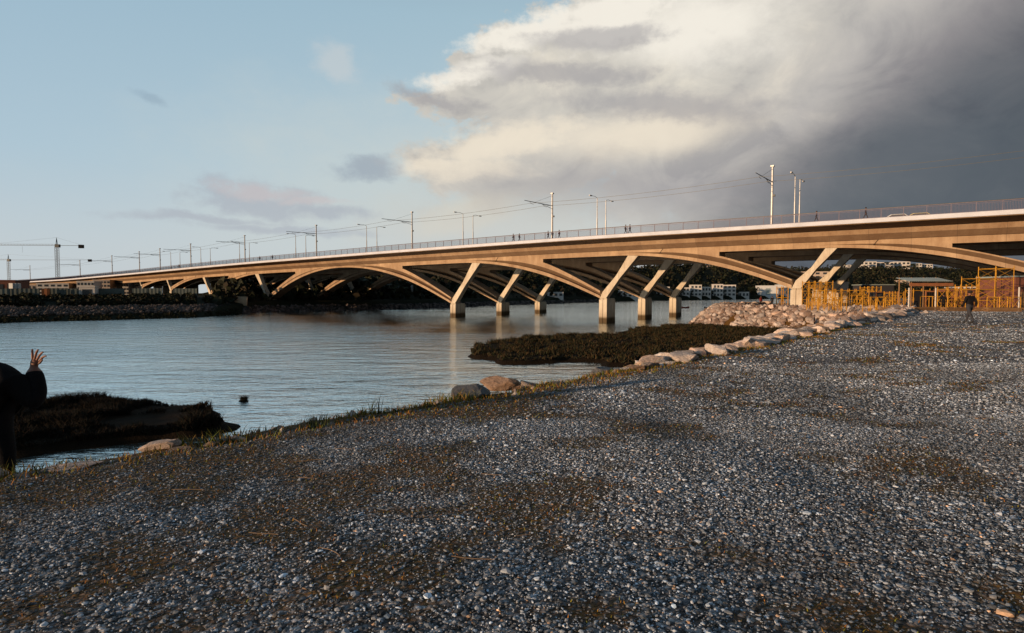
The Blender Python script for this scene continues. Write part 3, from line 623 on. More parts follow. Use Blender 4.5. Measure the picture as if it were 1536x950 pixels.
# ------------------------------------------------------------------ the bridges (local x runs to the right along the deck, local y across it, away from the camera)
BRZ = math.atan2(-.613, .790)
_d = np.array([-700, -386, -309, -220, -160, -115, -50, 0, 57, 150.]); _z = np.array([12.3, 12.3, 12.6, 13.8, 14.8, 15.35, 15.8, 15.95, 15.55, 14.7])
_xs = np.linspace(-700, 160, 861); _zz = np.interp(_xs, _d, _z); _k = np.exp(-np.linspace(-2, 2, 61)**2); _k /= _k.sum()
_zs = np.convolve(np.pad(_zz, 30, mode='edge'), _k, 'valid')
def zd(x): return float(np.interp(x, _xs, _zs))
def bb(x): return zd(x) - 3.3
def bworld(x, y, z=0): return (ORG[0] + x*.790 + y*.613, ORG[1] - x*.613 + y*.790, z)
def bx_at(px, off):
    PX = ORG[0] + V[0]*off; PY = ORG[1] + V[1]*off; x0 = 768 + F*PX/PY; C = PY*(x0 + 340); return -C/.613*(1/(px + 340) - 1/(x0 + 340))
WR = 3.2
PIERS = [(89, 8.6), (63, 7.4), (33.7, 6.3), (0, 4.62), (-39.4, 3.2), (-121, 3.5), (-160.4, 5.1), (-194, 6.7), (-223, 7.9)]
XL, XR = -640, 150
def sweep(profile, x0, x1, step, zf=zd):
    n = max(1, int(abs(x1 - x0) / step)); mb = MB()
    mb.loft([[(x0 + (x1-x0)*i/n, y, zf(x0 + (x1-x0)*i/n) + z) for y, z in profile] for i in range(n + 1)]); return mb
def half_arch(x0, zc, x1, zs, g, full=False):
    sn = .64 if not full else .60; mb = MB(); secs = []
    ss = list(np.linspace(0, sn, 16)) + [sn + 1e-4, sn + .004, sn + .010, sn + .02, sn + .035] + list(np.linspace(sn + .06, 1, 12))
    xn_ = x0 + (x1-x0)*sn; T0 = bb(xn_) - (zc - (zc - zs)*sn**2.05); dn_ = min(.70, .28*T0); kn = min(1, (T0 - dn_)/2.0)
    for s in ss:
        x = x0 + (x1 - x0) * s; D = zc - (zc - zs) * s**2.05
        if s <= sn:
            A = zd(x) - 2.33; lip = .42 + .3*s/sn*kn; br = .85 * kn * g * float(sstep(.04, sn, s))
        else:
            q = (s - sn)/(1 - sn); A0 = bb(x) + .02 - (dn_ + .02) * math.sqrt(1 - (1 - min(1, (s - sn)/.035))**2); A0n = bb(xn_) - dn_
            A = min(A0, A0n + (zs + 1.45 - A0n) * q**1.15); tr_ = max(.2, (A - D))/(T0 - dn_); tr_ = min(tr_, 1 + 2*(1-q)); lip = (.42 + .3*kn) * min(1, tr_)**.6; br = .85 * kn * g * min(1, tr_)**.8
        zC = D + lip; zB = min(zC + br, A - .05); ins = min(1.25, br*1.45); lp = .22 * float(sstep(0, .05, s)) * float(1 - sstep(.9, 1, s)) * g
        secs.append([(x, -.01, A), (x, -.01, zB), (x, ins, zC), (x, -.01-lp, zC - .03), (x, -.01-lp, D), (x, WR+.01+lp, D), (x, WR+.01+lp, zC - .03), (x, WR - ins, zC), (x, WR+.01, zB), (x, WR+.01, A)])
    mb.loft(secs); return mb
def pier_mb(zs, zb=-2.5):
    mb = MB(); w = .8; y0, y1 = -.03, WR + .03; g = .07; dp = .10
    ring = [(-w, y0), (-g, y0), (-g, y0+dp), (g, y0+dp), (g, y0), (w, y0), (w, 1.5), (w-dp, 1.5), (w-dp, 1.7), (w, 1.7), (w, y1), (g, y1), (g, y1-dp), (-g, y1-dp), (-g, y1), (-w, y1), (-w, 1.7), (-w+dp, 1.7), (-w+dp, 1.5), (-w, 1.5)]
    def rg(z, k=1.0, o=0): return [(x*k, (y-1.6)*k + 1.6, z) for x, y in ring]
    mb.loft([rg(zb, 1.08), rg(zs - .22, 1.03)]); mb.loft([rg(zs - .22, .86), rg(zs - .10, .86)]); mb.loft([rg(zs - .10, .97), rg(zs + .02, .97)])
    mb.box(-1.0, 1.0, y0-.25, y1+.25, zb, -.15); return mb
EDGE_L, EDGE_R = -4.9, 8.1
PROF = [(-5.0, .0), (-5.0, -.5), (-4.7, -.56), (-1.55, -.90), (-1.2, -1.62), (-.28, -2.36), (3.48, -2.36), (4.4, -1.62), (4.75, -.90), (7.9, -.56), (8.2, -.5), (8.2, 0)]
def railing(y, x0, x1, dense, step=2.5):
    posts = MB(); x = x0
    while x < x1:
        z = zd(x); posts.bar((x, y, z + .1), (x, y, z + 1.38), .06, .05)
        if dense:
            k = 0.16
            while k < step - .05:
                zz = zd(x + k); posts.bar((x + k, y, zz + .2), (x + k, y, zz + 1.22), .021, .021, 3); k += .14
        x += step
    for h in (.2, 1.22, 1.38):
        pts = [(xx, y, zd(xx) + h) for xx in np.arange(x0, x1 + 1, 5)]; posts.path(pts, .055 if h > 1.3 else .03, 4)
    return posts
def make_bridge(row, label):
    off = 17 * row; ori = bworld(0, off)
    br = empty('arch_bridge', ori, BRZ, label, 'bridge')
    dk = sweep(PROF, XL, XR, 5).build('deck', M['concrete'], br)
    sweep([(-4.4, .02), (7.6, .02), (7.6, .12), (-4.4, .12)], XL, XR, 5).build('roadway', M['asphalt'], br)
    for y0, y1 in ((-5.22, -4.72), (7.92, 8.42)):
        sweep([(y0, -.42), (y1, -.42), (y1, .10), (y1-.04, .15), (y0+.04, .15), (y0, .10)], XL, XR, 5).build('coping', M['coping'], br)
    railing(-5.0, -400 if row == 0 else -330, XR, row == 0).build('railing', M['rail'], br)
    MB().path([(xx, -5.0, zd(xx) + 1.44) for xx in np.arange(-400, XR + 1, 5)], .05, 5).build('handrail', M['darksteel'], br)
    if row == 0: railing(8.2, -330, XR, False).build('railing', M['rail'], br)
    # arches, with the opening-free rib beams between
    beams = []
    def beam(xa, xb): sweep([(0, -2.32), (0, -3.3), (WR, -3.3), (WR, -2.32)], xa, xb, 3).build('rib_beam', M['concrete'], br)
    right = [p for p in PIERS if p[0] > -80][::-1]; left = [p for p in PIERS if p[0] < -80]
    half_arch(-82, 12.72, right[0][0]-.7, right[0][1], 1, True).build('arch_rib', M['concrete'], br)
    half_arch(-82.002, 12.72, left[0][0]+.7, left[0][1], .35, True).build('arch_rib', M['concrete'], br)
    for side, ps, sg in ((0, right, 1), (1, left, -1)):
        nose = -82 + (ps[0][0] - sg*.7 + 82) * .60
        for i, (xp, zs) in enumerate(ps):
            start = xp + sg*1.9
            beam(nose, start); dz = bb(xp) + .3 - zs; r_ = dz - .3
            for ya, yb in ((-.06, 1.25),):
                sp = MB().prism([(xp - sg*.70, zs+.02), (xp + sg*.62, zs+.02), (xp + sg*(.44*r_ + .02), zs + dz*.46), (xp + sg*.95*r_, zs + dz), (xp + sg*.67*r_, zs + dz), (xp + sg*(.34*r_), zs + dz*.52), (xp - sg*.12, zs + 1.25)], ya, yb)
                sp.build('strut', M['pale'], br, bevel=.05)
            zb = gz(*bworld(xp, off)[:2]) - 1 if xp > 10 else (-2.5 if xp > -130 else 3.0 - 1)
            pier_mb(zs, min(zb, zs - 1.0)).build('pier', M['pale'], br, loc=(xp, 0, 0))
            if i + 1 < len(ps):
                xn, zn = ps[i+1]
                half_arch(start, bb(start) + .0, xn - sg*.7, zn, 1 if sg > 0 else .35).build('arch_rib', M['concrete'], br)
                nose = start + (xn - sg*.7 - start) * .64
                xj = start + (xn - start) * .30; zj = bb(xj)
                j = MB(); j.bar((xj - .35, -.03, zj - .15), (xj + .45, -.03, zj + .9), .05); 
                if row == 0: j.build('expansion_joint', M['cloth_dark'], br)
            else: beam(start, XR if sg > 0 else XL)
    for xp in (-256, -290, -325, -362, -400, -440, -490):
        MB().box(-1.1, 1.1, 0.02, WR-.02, 2, zd(xp) - 3.25).build('pier', M['concrete'], br, loc=(xp, 0, 0))
    return br
make_bridge(0, 'nearest of the three parallel concrete arch bridges, the sunlit one with the railing and poles')
make_bridge(1, 'middle one of the three parallel concrete arch bridges, seen beneath the nearest deck')
make_bridge(2, 'farthest of the three parallel concrete arch bridges, in the shade at the back')

# masts, lamps and wires on the near deck
MASTY = 8.0; LY2 = 11.9
def make_mast():
    t = empty('catenary_mast'); MB().bar((0, 0, 0), (0, 0, 11.3), .23, .17, 8).build('pole', M['galv'], t)
    MB().box(-.28, .28, -.28, .28, 11.25, 11.5).build('cap', M['galv'], t)
    MB().box(-.35, .35, -.35, .35, -.05, .35).build('base', M['coping'], t)
    a = MB(); a.bar((0, 0, 8.7), (0, -10.2, 8.6), .085, .06, 6); a.bar((0, 0, 8.05), (0, -4.2, 8.62), .05, .04, 5); a.bar((0, 0, 10.9), (0, -6.4, 8.7), .022, .022, 4)
    for y in (-3.4, -8.2): a.bar((0, y, 8.65), (0, y, 8.2), .04, .03, 4); a.bar((0, y, 8.25), (0, y + 1.2, 8.17), .03, .03, 4)
    a.build('cantilever_arm', M['darksteel'], t)
    MB().box(.1, .5, -.15, .15, 6.2, 6.55).build('bracket', M['darksteel'], t); return t
def make_lamp(sg):
    t = empty('street_lamp'); p = MB(); p.bar((0, 0, 0), (0, 0, 5), .14, .13, 8); p.bar((0, 0, 5), (0, 0, 9.3), .10, .075, 8); p.build('pole', M['galv'], t)
    a = MB(); a.bar((0, 0, 9.25), (0, sg*.9, 9.5), .045, .04, 6); a.bar((0, sg*.9, 9.5), (0, sg*2.3, 9.45), .04, .04, 6); a.build('arm', M['darksteel'], t)
    h = MB(); h.loft([[(x*k, sg*y, z) for x, z in ((-.2, 9.5), (.2, 9.5), (.14, 9.38), (-.14, 9.38))] for y, k in ((2.2, .5), (2.5, 1), (3.0, 1), (3.25, .5))]); h.build('lamp_head', M['galv'], t)
    MB().box(-.15, .15, min(sg*2.4, sg*3.05), max(sg*2.4, sg*3.05), 9.33, 9.385).build('lamp_glass', M['lampglass'], t); return t
mpx = [1155, 828, 619, 476, 369, 288, 242, 211, 170, 122, 47]; lastx = bx_at(1155, MASTY)
mx_ = [bx_at(p, MASTY) for p in mpx] + [lastx + 42, ]
proto = make_mast(); mlab = ['tall pale catenary mast at the right, beside the tall lamp pair above the rock mound', 'catenary mast with a long arm above the group of walkers on the bridge', 'catenary mast left of the bridge centre over the end of the wide arch', 'catenary mast over the left half of the wide main arch', 'catenary mast above the leftmost river pier', 'catenary mast where the deck starts to fall towards the left bank']
for i, x in enumerate(mx_):
    o = proto if i == 0 else copy_tree(proto); o.location = bworld(x, MASTY, zd(x) + .1); o.rotation_euler = (0, 0, BRZ)
    tag(o, mlab[i] if i < 6 else 'small distant catenary mast on the descending left approach of the bridge' if i < 11 else 'catenary mast on the bridge beyond the right edge of the view', 'mast', 'catenary masts along the bridge')
lpx = [1189, 895, 695, 551, 445, 361, 303, 258]; l1 = make_lamp(-1); l2 = make_lamp(1)
wh = ['above the rock mound, next to the tall pale mast', 'above the second arch from the right, near two walkers', 'above the right end of the wide main arch', 'above the crown of the wide main arch', 'above the left half of the wide main arch', 'above the leftmost river pier']
for i, p in enumerate(lpx):
    x = bx_at(p, MASTY + .2)
    for j, (pr, y) in enumerate(((l1, MASTY + .2), (l2, LY2))):
        o = pr if i == 0 else copy_tree(pr); o.location = bworld(x, y, zd(x) + .1); o.rotation_euler = (0, 0, BRZ)
        if i < 6: tag(o, ('left-armed street lamp ' if j == 0 else 'right-armed street lamp ') + wh[i], 'street lamp', 'street lamps in pairs on the bridge')
        else: tag(o, 'small distant street lamp on the descending left part of the bridge', 'street lamp', 'street lamps in pairs on the bridge')
x_ = bx_at(1189, MASTY) + 75
order = sorted(mx_ + [110, 150])
for y, h, nm in ((-.2, 8.35, 'left-hand overhead tram wire strung from mast arm to mast arm, the nearer one'), (4.6, 8.35, 'overhead tram wire strung close beside the masts, the farther one')):
    w = MB()
    for a, b_ in zip(order[:-1], order[1:]):
        pts = []
        for k in range(9):
            t = k/8; x = a + (b_-a)*t; pts.append((x, y, (zd(a)*(1-t) + zd(b_)*t) + h - .5*4*t*(1-t)))
        w.path(pts, .032, 3)
    o = w.build('overhead_wire', M['darksteel'], loc=bworld(0, 0), rz=BRZ); tag(o, nm, 'wire')

# ------------------------------------------------------------------ people
def grow(name, joints, bones, mats_, parent=None, loc=None, rz=None, sub=2, disp=0):
    keys = list(joints); me = bpy.data.meshes.new(name); me.from_pydata([joints[k][0] for k in keys], [(keys.index(a), keys.index(b_)) for a, b_, _ in bones], [])
    o = bpy.data.objects.new(name, me); COL.objects.link(o); sk = o.modifiers.new('Skin', 'SKIN')
    if not me.skin_vertices: return None
    for i, k in enumerate(keys):
        d = me.skin_vertices[0].data[i]; r_ = joints[k][1]; d.radius = r_ if isinstance(r_, tuple) else (r_, r_); d.use_root = k in ('pelvis', 'root', 'tr', 'f0r', 'f1r', 'f2r', 'f3r')
    ss = o.modifiers.new('Sub', 'SUBSURF'); ss.levels = sub; ss.render_levels = sub
    dg = bpy.context.evaluated_depsgraph_get(); me2 = bpy.data.meshes.new_from_object(o.evaluated_get(dg)); me2.name = name
    bpy.data.objects.remove(o); me2.materials.clear()
    for m_ in mats_: me2.materials.append(m_)
    segs = [(Vector(joints[a][0]), Vector(joints[b_][0]), mi) for a, b_, mi in bones]
    for p in me2.polygons:
        c0 = p.center; best = 1e9
        for a, b_, mi in segs:
            d_ = b_ - a; t = max(0, min(1, (c0 - a).dot(d_) / d_.length_squared)); q = (c0 - a - d_*t).length
            if q < best: best = q; p.material_index = mi
        p.use_smooth = True
    return link(name, me2, None, parent, loc, rz)
def body(pose='walk', top='cloth_dark', bot='cloth_dark', s=1.0):
    k = 1 if pose == 'walk' else .25
    J = {'pelvis': ((0, 0, .96), (.15, .11)), 'waist': ((0, -.01, 1.10), (.14, .10)), 'chest': ((0, -.01, 1.33), (.17, .12)), 'neckb': ((0, 0, 1.47), (.075, .07)), 'neck': ((0, -.015, 1.53), (.05, .05)),
         'head': ((0, -.03, 1.62), (.078, .092)), 'top': ((0, -.025, 1.71), (.060, .070)), 'nose': ((0, -.125, 1.62), .014)}
    Bn = [('pelvis', 'waist', 0), ('waist', 'chest', 0), ('chest', 'neckb', 0), ('neckb', 'neck', 2), ('neck', 'head', 2), ('head', 'top', 3), ('head', 'nose', 2)]
    for sg, n_ in ((-1, 'l'), (1, 'r')):
        f_ = sg * k
        J.update({n_+'sh': ((sg*.17, 0, 1.41), .075), n_+'el': ((sg*.235, .03 - f_*.05, 1.13), .050), n_+'wr': ((sg*.235, -.06 - f_*.12, .90), .034), n_+'ha': ((sg*.23, -.08 - f_*.13, .82), (.02, .035)),
                  n_+'hp': ((sg*.095, 0, .90), .10), n_+'kn': ((sg*.10, -.03 + f_*.16, .50), .062), n_+'an': ((sg*.10, .02 + f_*.30, .10 + max(0, f_)*.05), .042), n_+'to': ((sg*.11, -.15 + f_*.28, .045), (.035, .03))})
        Bn += [('chest', n_+'sh', 0), (n_+'sh', n_+'el', 0), (n_+'el', n_+'wr', 0), (n_+'wr', n_+'ha', 2), ('pelvis', n_+'hp', 1), (n_+'hp', n_+'kn', 1), (n_+'kn', n_+'an', 1), (n_+'an', n_+'to', 4)]
    return J, Bn, [M[top], M[bot], M['skin'], M['hair'], M['tyre']]
PROTO = {}
def person(loc, rz, top, bot, pose, label, group=None, s=1.0):
    key = (top, bot, pose)
    if key not in PROTO:
        J, Bn, ms = body(pose, top, bot); o = grow('body', J, Bn, ms); PROTO[key] = o.data; bpy.data.objects.remove(o)
        h_ = bmesh.new(); bmesh.ops.create_uvsphere(h_, u_segments=12, v_segments=8, radius=1)
        for v_ in h_.verts: v_.co = Vector((v_.co.x*.092, v_.co.y*.108 - .005, v_.co.z*.085 + 1.675))
        hm = bpy.data.meshes.new('hair'); h_.to_mesh(hm); h_.free(); hm.shade_smooth(); hm.materials.append(M['hair']); PROTO[key + ('h',)] = hm
    t = empty('person', loc, rz, label, 'person', group); t.scale = (s, s, s)
    link('body', PROTO[key], None, t); link('hair', PROTO[key + ('h',)], None, t); return t
ga = 'people walking along the bridge railing'
for px, y, top, bot, rz, lab in [
    (822, -3.8, 'cloth_dark', 'cloth_dark', .3, 'person in black at the left of the trio walking under the long armed mast'), (828.5, -3.2, 'cloth_grey', 'cloth_dark', -.2, 'person in grey in the middle of the trio walking on the bridge'),
    (838.5, -3.9, 'cloth_red', 'cloth_dark', .2, 'person in a dark red top at the right of the trio on the bridge'), (937.5, -3.9, 'cloth_dark', 'cloth_dark', .1, 'left one of two people walking close together on the bridge'),
    (944, -3.9, 'cloth_blue', 'cloth_dark', .2, 'right one of two people walking close together on the bridge'), (770, -3.8, 'cloth_grey', 'cloth_dark', .2, 'left walker of a faint pair left of the long armed mast'),
    (779, -3.4, 'cloth_dark', 'cloth_dark', .2, 'right walker of a faint pair left of the long armed mast'), (1222, -3.6, 'cloth_grey', 'cloth_grey', .2, 'person in grey on the bridge just right of the tall lamp pair'),
    (1295, -3.8, 'cloth_dark', 'cloth_grey', .2, 'tall looking person in black on the bridge left of the two cars'), (391, -3.8, 'cloth_dark', 'cloth_dark', 0, 'tiny person on the bridge above the leftmost river pier'),
    (410, -3.8, 'cloth_dark', 'cloth_dark', 0, 'tiny person on the bridge a little right of the leftmost river pier'), (270, -3.8, 'cloth_dark', 'cloth_dark', 0, 'very small person far along the falling left end of the bridge')]:
    x = bx_at(px, y); person(bworld(x, y, zd(x) + .12), BRZ + (math.pi/2 if px % 2 > .7 else -math.pi/2) + rz, top, bot, 'walk', lab, ga)
x, y, _ = gnd(1455, 485, 4.0); person((x, y, gz(x, y)), math.pi + .1, 'cloth_dark', 'cloth_grey', 'walk', 'person in a black coat walking away on the gravel track at right').scale = (1.22, 1.15, 1.0)
for px, Y, top, pose, lab, rz in [(1141, 92, 'cloth_red', 'stand', 'person in a red jacket standing on top of the rock mound left of the pier', .3), (1158, 92, 'cloth_dark', 'stand', 'person in black standing on the rock mound between red jacket and pier', -.4),
    (1174, 93, 'cloth_dark', 'stand', 'person in black standing right next to the riverbank pier', .8), (1415, 58, 'cloth_dark', 'stand', 'person in dark clothes standing by the yellow frames under the bridge', 2.5), (1222, 80, 'cloth_grey', 'stand', 'person in grey among the yellow scaffold right of the riverbank pier', 1.0)]:
    x = atY(px, Y); person((x, Y, gz(x, Y)), rz, top, 'cloth_dark', pose, lab)

# person at the left edge, standing lower on the bank, one hand raised
HY = 5.3
while gz((-20-768)/F*HY, HY) > 3.5: HY += .02
HX = (-20-768)/F*HY; HB = gz(HX, HY); t = empty('person', (HX, HY, HB), 0, 'person in dark coat cut off by the left edge, one hand raised over the water', 'person')
J = {'pelvis': ((.08, 0, .78), (.33, .22)), 'waist': ((.06, 0, 1.0), (.29, .20)), 'chest': ((.03, 0, 1.22), (.26, .17)), 'neckb': ((-.05, 0, 1.41), (.08, .075)), 'neck': ((-.075, .01, 1.47), (.05, .05)),
     'head': ((-.11, .04, 1.55), (.078, .092)), 'top': ((-.115, .035, 1.64), (.060, .070)), 'nose': ((-.10, .14, 1.55), .014)}
Bn = [('pelvis', 'waist', 0), ('waist', 'chest', 0), ('chest', 'neckb', 0), ('neckb', 'neck', 0), ('neck', 'head', 2), ('head', 'top', 3), ('head', 'nose', 2)]
J.update({'rsh': ((.22, .02, 1.25), .135), 'rel': ((.375, .07, 1.00), .12), 'rel2': ((.38, .09, 1.06), .115), 'rcu': ((.325, .15, 1.30), .082), 'rwr': ((.31, .165, 1.35), (.036, .030)), 'rpa': ((.315, .165, 1.39), (.046, .036)), 'rknu': ((.33, .165, 1.435), (.048, .036)),
          'lsh': ((-.20, 0, 1.32), .085), 'lel': ((-.29, .03, 1.03), .060), 'lwr': ((-.29, .10, .82), .036), 'lha': ((-.29, .12, .73), (.02, .038))})
Bn += [('chest', 'rsh', 0), ('rsh', 'rel', 0), ('rel', 'rel2', 0), ('rel2', 'rcu', 0), ('rcu', 'rwr', 2), ('rwr', 'rpa', 2), ('rpa', 'rknu', 2), ('chest', 'lsh', 0), ('lsh', 'lel', 0), ('lel', 'lwr', 0), ('lwr', 'lha', 2)]
for sg, n_ in ((-1, 'l'), (1, 'r')):
    J.update({n_+'hp': ((sg*.10, 0, .80), .13), n_+'kn': ((sg*.12, .02, .44), .085), n_+'an': ((sg*.12, 0, .08), .055), n_+'to': ((sg*.13, .18, .04), (.04, .03))})
    Bn += [('pelvis', n_+'hp', 0), (n_+'hp', n_+'kn', 0), (n_+'kn', n_+'an', 1), (n_+'an', n_+'to', 4)]
# fingers: own chains rooted inside the palm, splayed up to the right
for i, (dx, ln, ang) in enumerate([(.036, .095, .95), (.012, .105, .66), (-.012, .098, .36), (-.036, .078, .0)]):
    bxx, byy, bzz = .33 + dx*.85, .165, 1.445 - dx*.5
    p0 = (bxx - .02*math.sin(ang), byy, bzz - .04); cur = []
    for k, (f_, bend) in enumerate(((0, 0), (.48, .0), (.80, .12), (1.0, .28))):
        cur.append((bxx + math.sin(ang + bend*.6)*ln*f_*1.1, byy - bend*.05, bzz + math.cos(ang + bend*.6)*ln*f_))
    nm = 'f%d' % i; J.update({nm+'r': (p0, .0125), nm+'a': (cur[1], .0115), nm+'b': (cur[2], .0100), nm+'c': (cur[3], .0080)}); Bn += [(nm+'r', nm+'a', 2), (nm+'a', nm+'b', 2), (nm+'b', nm+'c', 2)]
J.update({'tr': ((.325, .165, 1.37), .013), 'ta': ((.383, .155, 1.40), .0115), 'tb': ((.415, .15, 1.435), .0095)}); Bn += [('tr', 'ta', 2), ('ta', 'tb', 2)]
grow('body', J, Bn, [M['cloth_dark'], M['cloth_dark'], M['skin'], M['hair'], M['tyre']], t, sub=3)
h_ = bmesh.new(); bmesh.ops.create_uvsphere(h_, u_segments=16, v_segments=10, radius=1)
for v_ in h_.verts: v_.co = Vector((v_.co.x*.096 - .115, v_.co.y*.112 + .01, v_.co.z*.10 + 1.60))
hm = bpy.data.meshes.new('hair'); h_.to_mesh(hm); h_.free(); hm.shade_smooth(); link('hair', hm, M['hair'], t)

# ------------------------------------------------------------------ two cars on the bridge
def car(px, y, m_, label):
    x = bx_at(px, y); t = empty('car', bworld(x, y, zd(x) + .12), BRZ, label, 'car', 'cars driving over the bridge')
    b_ = MB(); pr = [(-2.1, .35), (2.1, .35), (2.15, .75), (1.35, .95), (.75, 1.45), (-.95, 1.47), (-1.75, 1.0), (-2.12, .92)]
    b_.loft([[(x_*k, yy, z if z < 1.1 else z - (1-k)*.5) for x_, z in pr] for yy, k in ((-.85, .96), (-.75, 1), (.75, 1), (.85, .96))]); b_.build('body', m_, t, bevel=.04)
    for sy in (-.865, .845): MB().add([(1.15, sy, 1.0), (.68, sy, 1.38), (-.85, sy, 1.40), (-1.5, sy, 1.02), (1.15, sy+.02, 1.0), (.68, sy+.02, 1.38), (-.85, sy+.02, 1.40), (-1.5, sy+.02, 1.02)], [(0,1,2,3), (7,6,5,4), (0,4,5,1), (1,5,6,2), (2,6,7,3), (3,7,4,0)]).build('side_window', M['window'], t)
    for wx in (-1.3, 1.3):
        for wy in (-.86, .66):
            w = MB(); w.bar((wx, wy, .32), (wx, wy+.2, .32), .32, .32, 18); w.build('wheel', M['tyre'], t)
    return t
car(1345, 5.2, M['carwhite'], 'white car on the bridge, the left one of two near the right edge'); car(1378, 5.4, M['caryellow'], 'pale yellow car on the bridge, right behind the white one')

# ------------------------------------------------------------------ under the bridge on the right bank: scaffolds, canopy, wall
def scaffold(px0, px1, ytop, Y, rows, bays, label, depth=1.6, group='yellow scaffold frames under the bridge', m_='yellow'):
    x0, x1 = atY(px0, Y), atY(px1, Y); zb = max(gz((x0+x1)/2, Y), 3.35) - .05; h = HC + (HZ - ytop)*Y/F - zb; t = empty('scaffold_frame', ((x0+x1)/2, Y, zb), random.uniform(-.12, .12), label, 'scaffold', group)
    w = (x1-x0); r_ = .045 * Y/65
    for i in range(bays + 1):
        for y in (0, depth): MB().bar((-w/2 + w*i/bays, y, 0), (-w/2 + w*i/bays, y, h + (.25 if rows > 1 else 0)), r_, r_, 6).build('post', M[m_], t)
    for j in range(rows):
        l = MB()
        for y in (0, depth): l.bar((-w/2, y, h*(j+1)/rows), (w/2, y, h*(j+1)/rows), r_*.8, r_*.8, 6)
        for i in range(bays + 1): l.bar((-w/2 + w*i/bays, 0, h*(j+1)/rows), (-w/2 + w*i/bays, depth, h*(j+1)/rows), r_*.7, r_*.7, 5)
        l.build('ledger', M[m_], t)
        for i in range(bays):
            xa, xb = -w/2 + w*i/bays, -w/2 + w*(i+1)/bays
            for y in (0, depth):
                br = MB(); br.bar((xa, y, h*j/rows + .1), (xb, y, h*(j+1)/rows), r_*.5, r_*.5, 4); br.bar((xb, y, h*j/rows + .1), (xa, y, h*(j+1)/rows), r_*.5, r_*.5, 4); br.build('brace', M[m_], t)
    return t
scaffold(1212, 1250, 424, 84, 3, 4, 'tall yellow scaffold bay just right of the riverbank pier')
scaffold(1236, 1262, 436, 80, 2, 2, 'yellow scaffold in front of the tall bay beside the riverbank pier')
scaffold(1262, 1302, 436, 82, 2, 4, 'wide yellow scaffold row in the middle of the rock mound top')
scaffold(1306, 1326, 446, 70, 1, 2, 'low yellow trestle left of the white canopy post')
scaffold(1328, 1350, 446, 69, 1, 2, 'low yellow trestle next to the white canopy post')
scaffold(1286, 1302, 443, 80, 1, 2, 'low yellow trestle at the foot of the wide scaffold row')
scaffold(1398, 1412, 445, 62, 1, 1, 'small yellow frame under the right end of the sheet canopy')
scaffold(1422, 1448, 434, 60, 2, 2, 'yellow and rusty scaffold left of the walking person', m_='yellow')
scaffold(1430, 1462, 446, 66, 1, 2, 'rusty orange frame behind the walking person', m_='rust')
scaffold(1464, 1491, 418, 58, 3, 1, 'yellow scaffold tower of three lifts right of the walking person', 2.0)
scaffold(1491, 1520, 403, 58.6, 4, 1, 'tallest yellow scaffold tower near the right edge', 2.0)
scaffold(1172, 1182, 432, 91, 2, 1, 'narrow yellow scaffold left of the riverbank pier')
for px, ytop, Y, lab in [(1363, 432, 62, 'white post holding the left corner of the sheet canopy'), (1528, 431, 57, 'cream post in front of the brick coloured wall at the right edge'), (1403, 432, 62, 'white post under the right half of the sheet canopy')]:
    x = atY(px, Y); z = gz(x, Y); o = MB().bar((0, 0, 0), (0, 0, HC + (HZ-ytop)*Y/F - z), .07, .07, 8).build('post', M['white'], loc=(x, Y, z)); tag(o, lab, 'post')
x0, x1 = atY(1358, 62), atY(1422, 62); t = empty('canopy', ((x0+x1)/2, 62, gz(x0, 62)), 0, 'canopy of corrugated sheet on a rusty beam under the bridge', 'canopy'); w = (x1-x0)/2; zb = gz(x0, 62)
def zy(py, Y): return HC + (HZ - py)*Y/F - zb
rf = MB(); n_ = 40
rf.loft([[(-w + 2*w*i/n_, -.6, zy(422, 62) + .03*(i % 2)), (-w + 2*w*i/n_, 1.6, zy(417, 62) + .05 + .03*(i % 2)), (-w + 2*w*i/n_, 1.6, zy(417, 62) + .03*(i % 2)), (-w + 2*w*i/n_, -.6, zy(422, 62) - .05 + .03*(i % 2))] for i in range(n_+1)]); rf.build('roof_sheet', M['sheet'], t)
MB().box(-w, w, -.7, -.55, zy(429.5, 62), zy(425, 62)).build('beam', M['rust'], t)
for k in range(4): MB().bar((-w + .3 + k*(2*w-.6)/3, 1.5, -.05), (-w + .3 + k*(2*w-.6)/3, 1.5, zy(417, 62)+.1), .07, .07, 6).build('post', M['wood'], t)
def block(name, px0, px1, py0, Y, depth, m_, label, cat, extra=None):
    x0, x1 = atY(px0, Y), atY(px1, Y); z0 = gz((x0+x1)/2, Y); h = HC + (HZ-py0)*Y/F - z0; t = empty(name, ((x0+x1)/2, Y, z0), 0, label, cat); w = (x1-x0)/2
    MB().box(-w, w, 0, depth, -.3, h).build('wall', M[m_], t); MB().box(-w-.15, w+.15, -.15, depth+.15, h, h+.15).build('roof', M['sheet'] if m_ != 'white' else M['white'], t); return t, w, h
t, w, h = block('site_cabin', 1522, 1560, 416, 62, 5, 'brick', 'brick red site cabin behind the cream post at the right edge', 'cabin'); MB().box(-w+.6, -w+1.5, -.06, 0.0, 0, 2.0).build('door', M['wood'], t)
t, w, h = block('site_cabin', 1300, 1340, 428, 96, 4, 'cloth_grey', 'dark site cabin behind the trestles under the bridge', 'cabin'); MB().box(-w+.4, -w+1.9, -.05, .0, .9, 1.9).build('window', M['window'], t)
t, w, h = block('site_cabin', 1250, 1272, 424, 130, 4, 'white', 'white cabin seen through the gap behind the yellow scaffolds', 'cabin'); MB().box(-w+.4, -w+1.9, -.05, .0, 1.0, 1.9).build('window', M['window'], t)
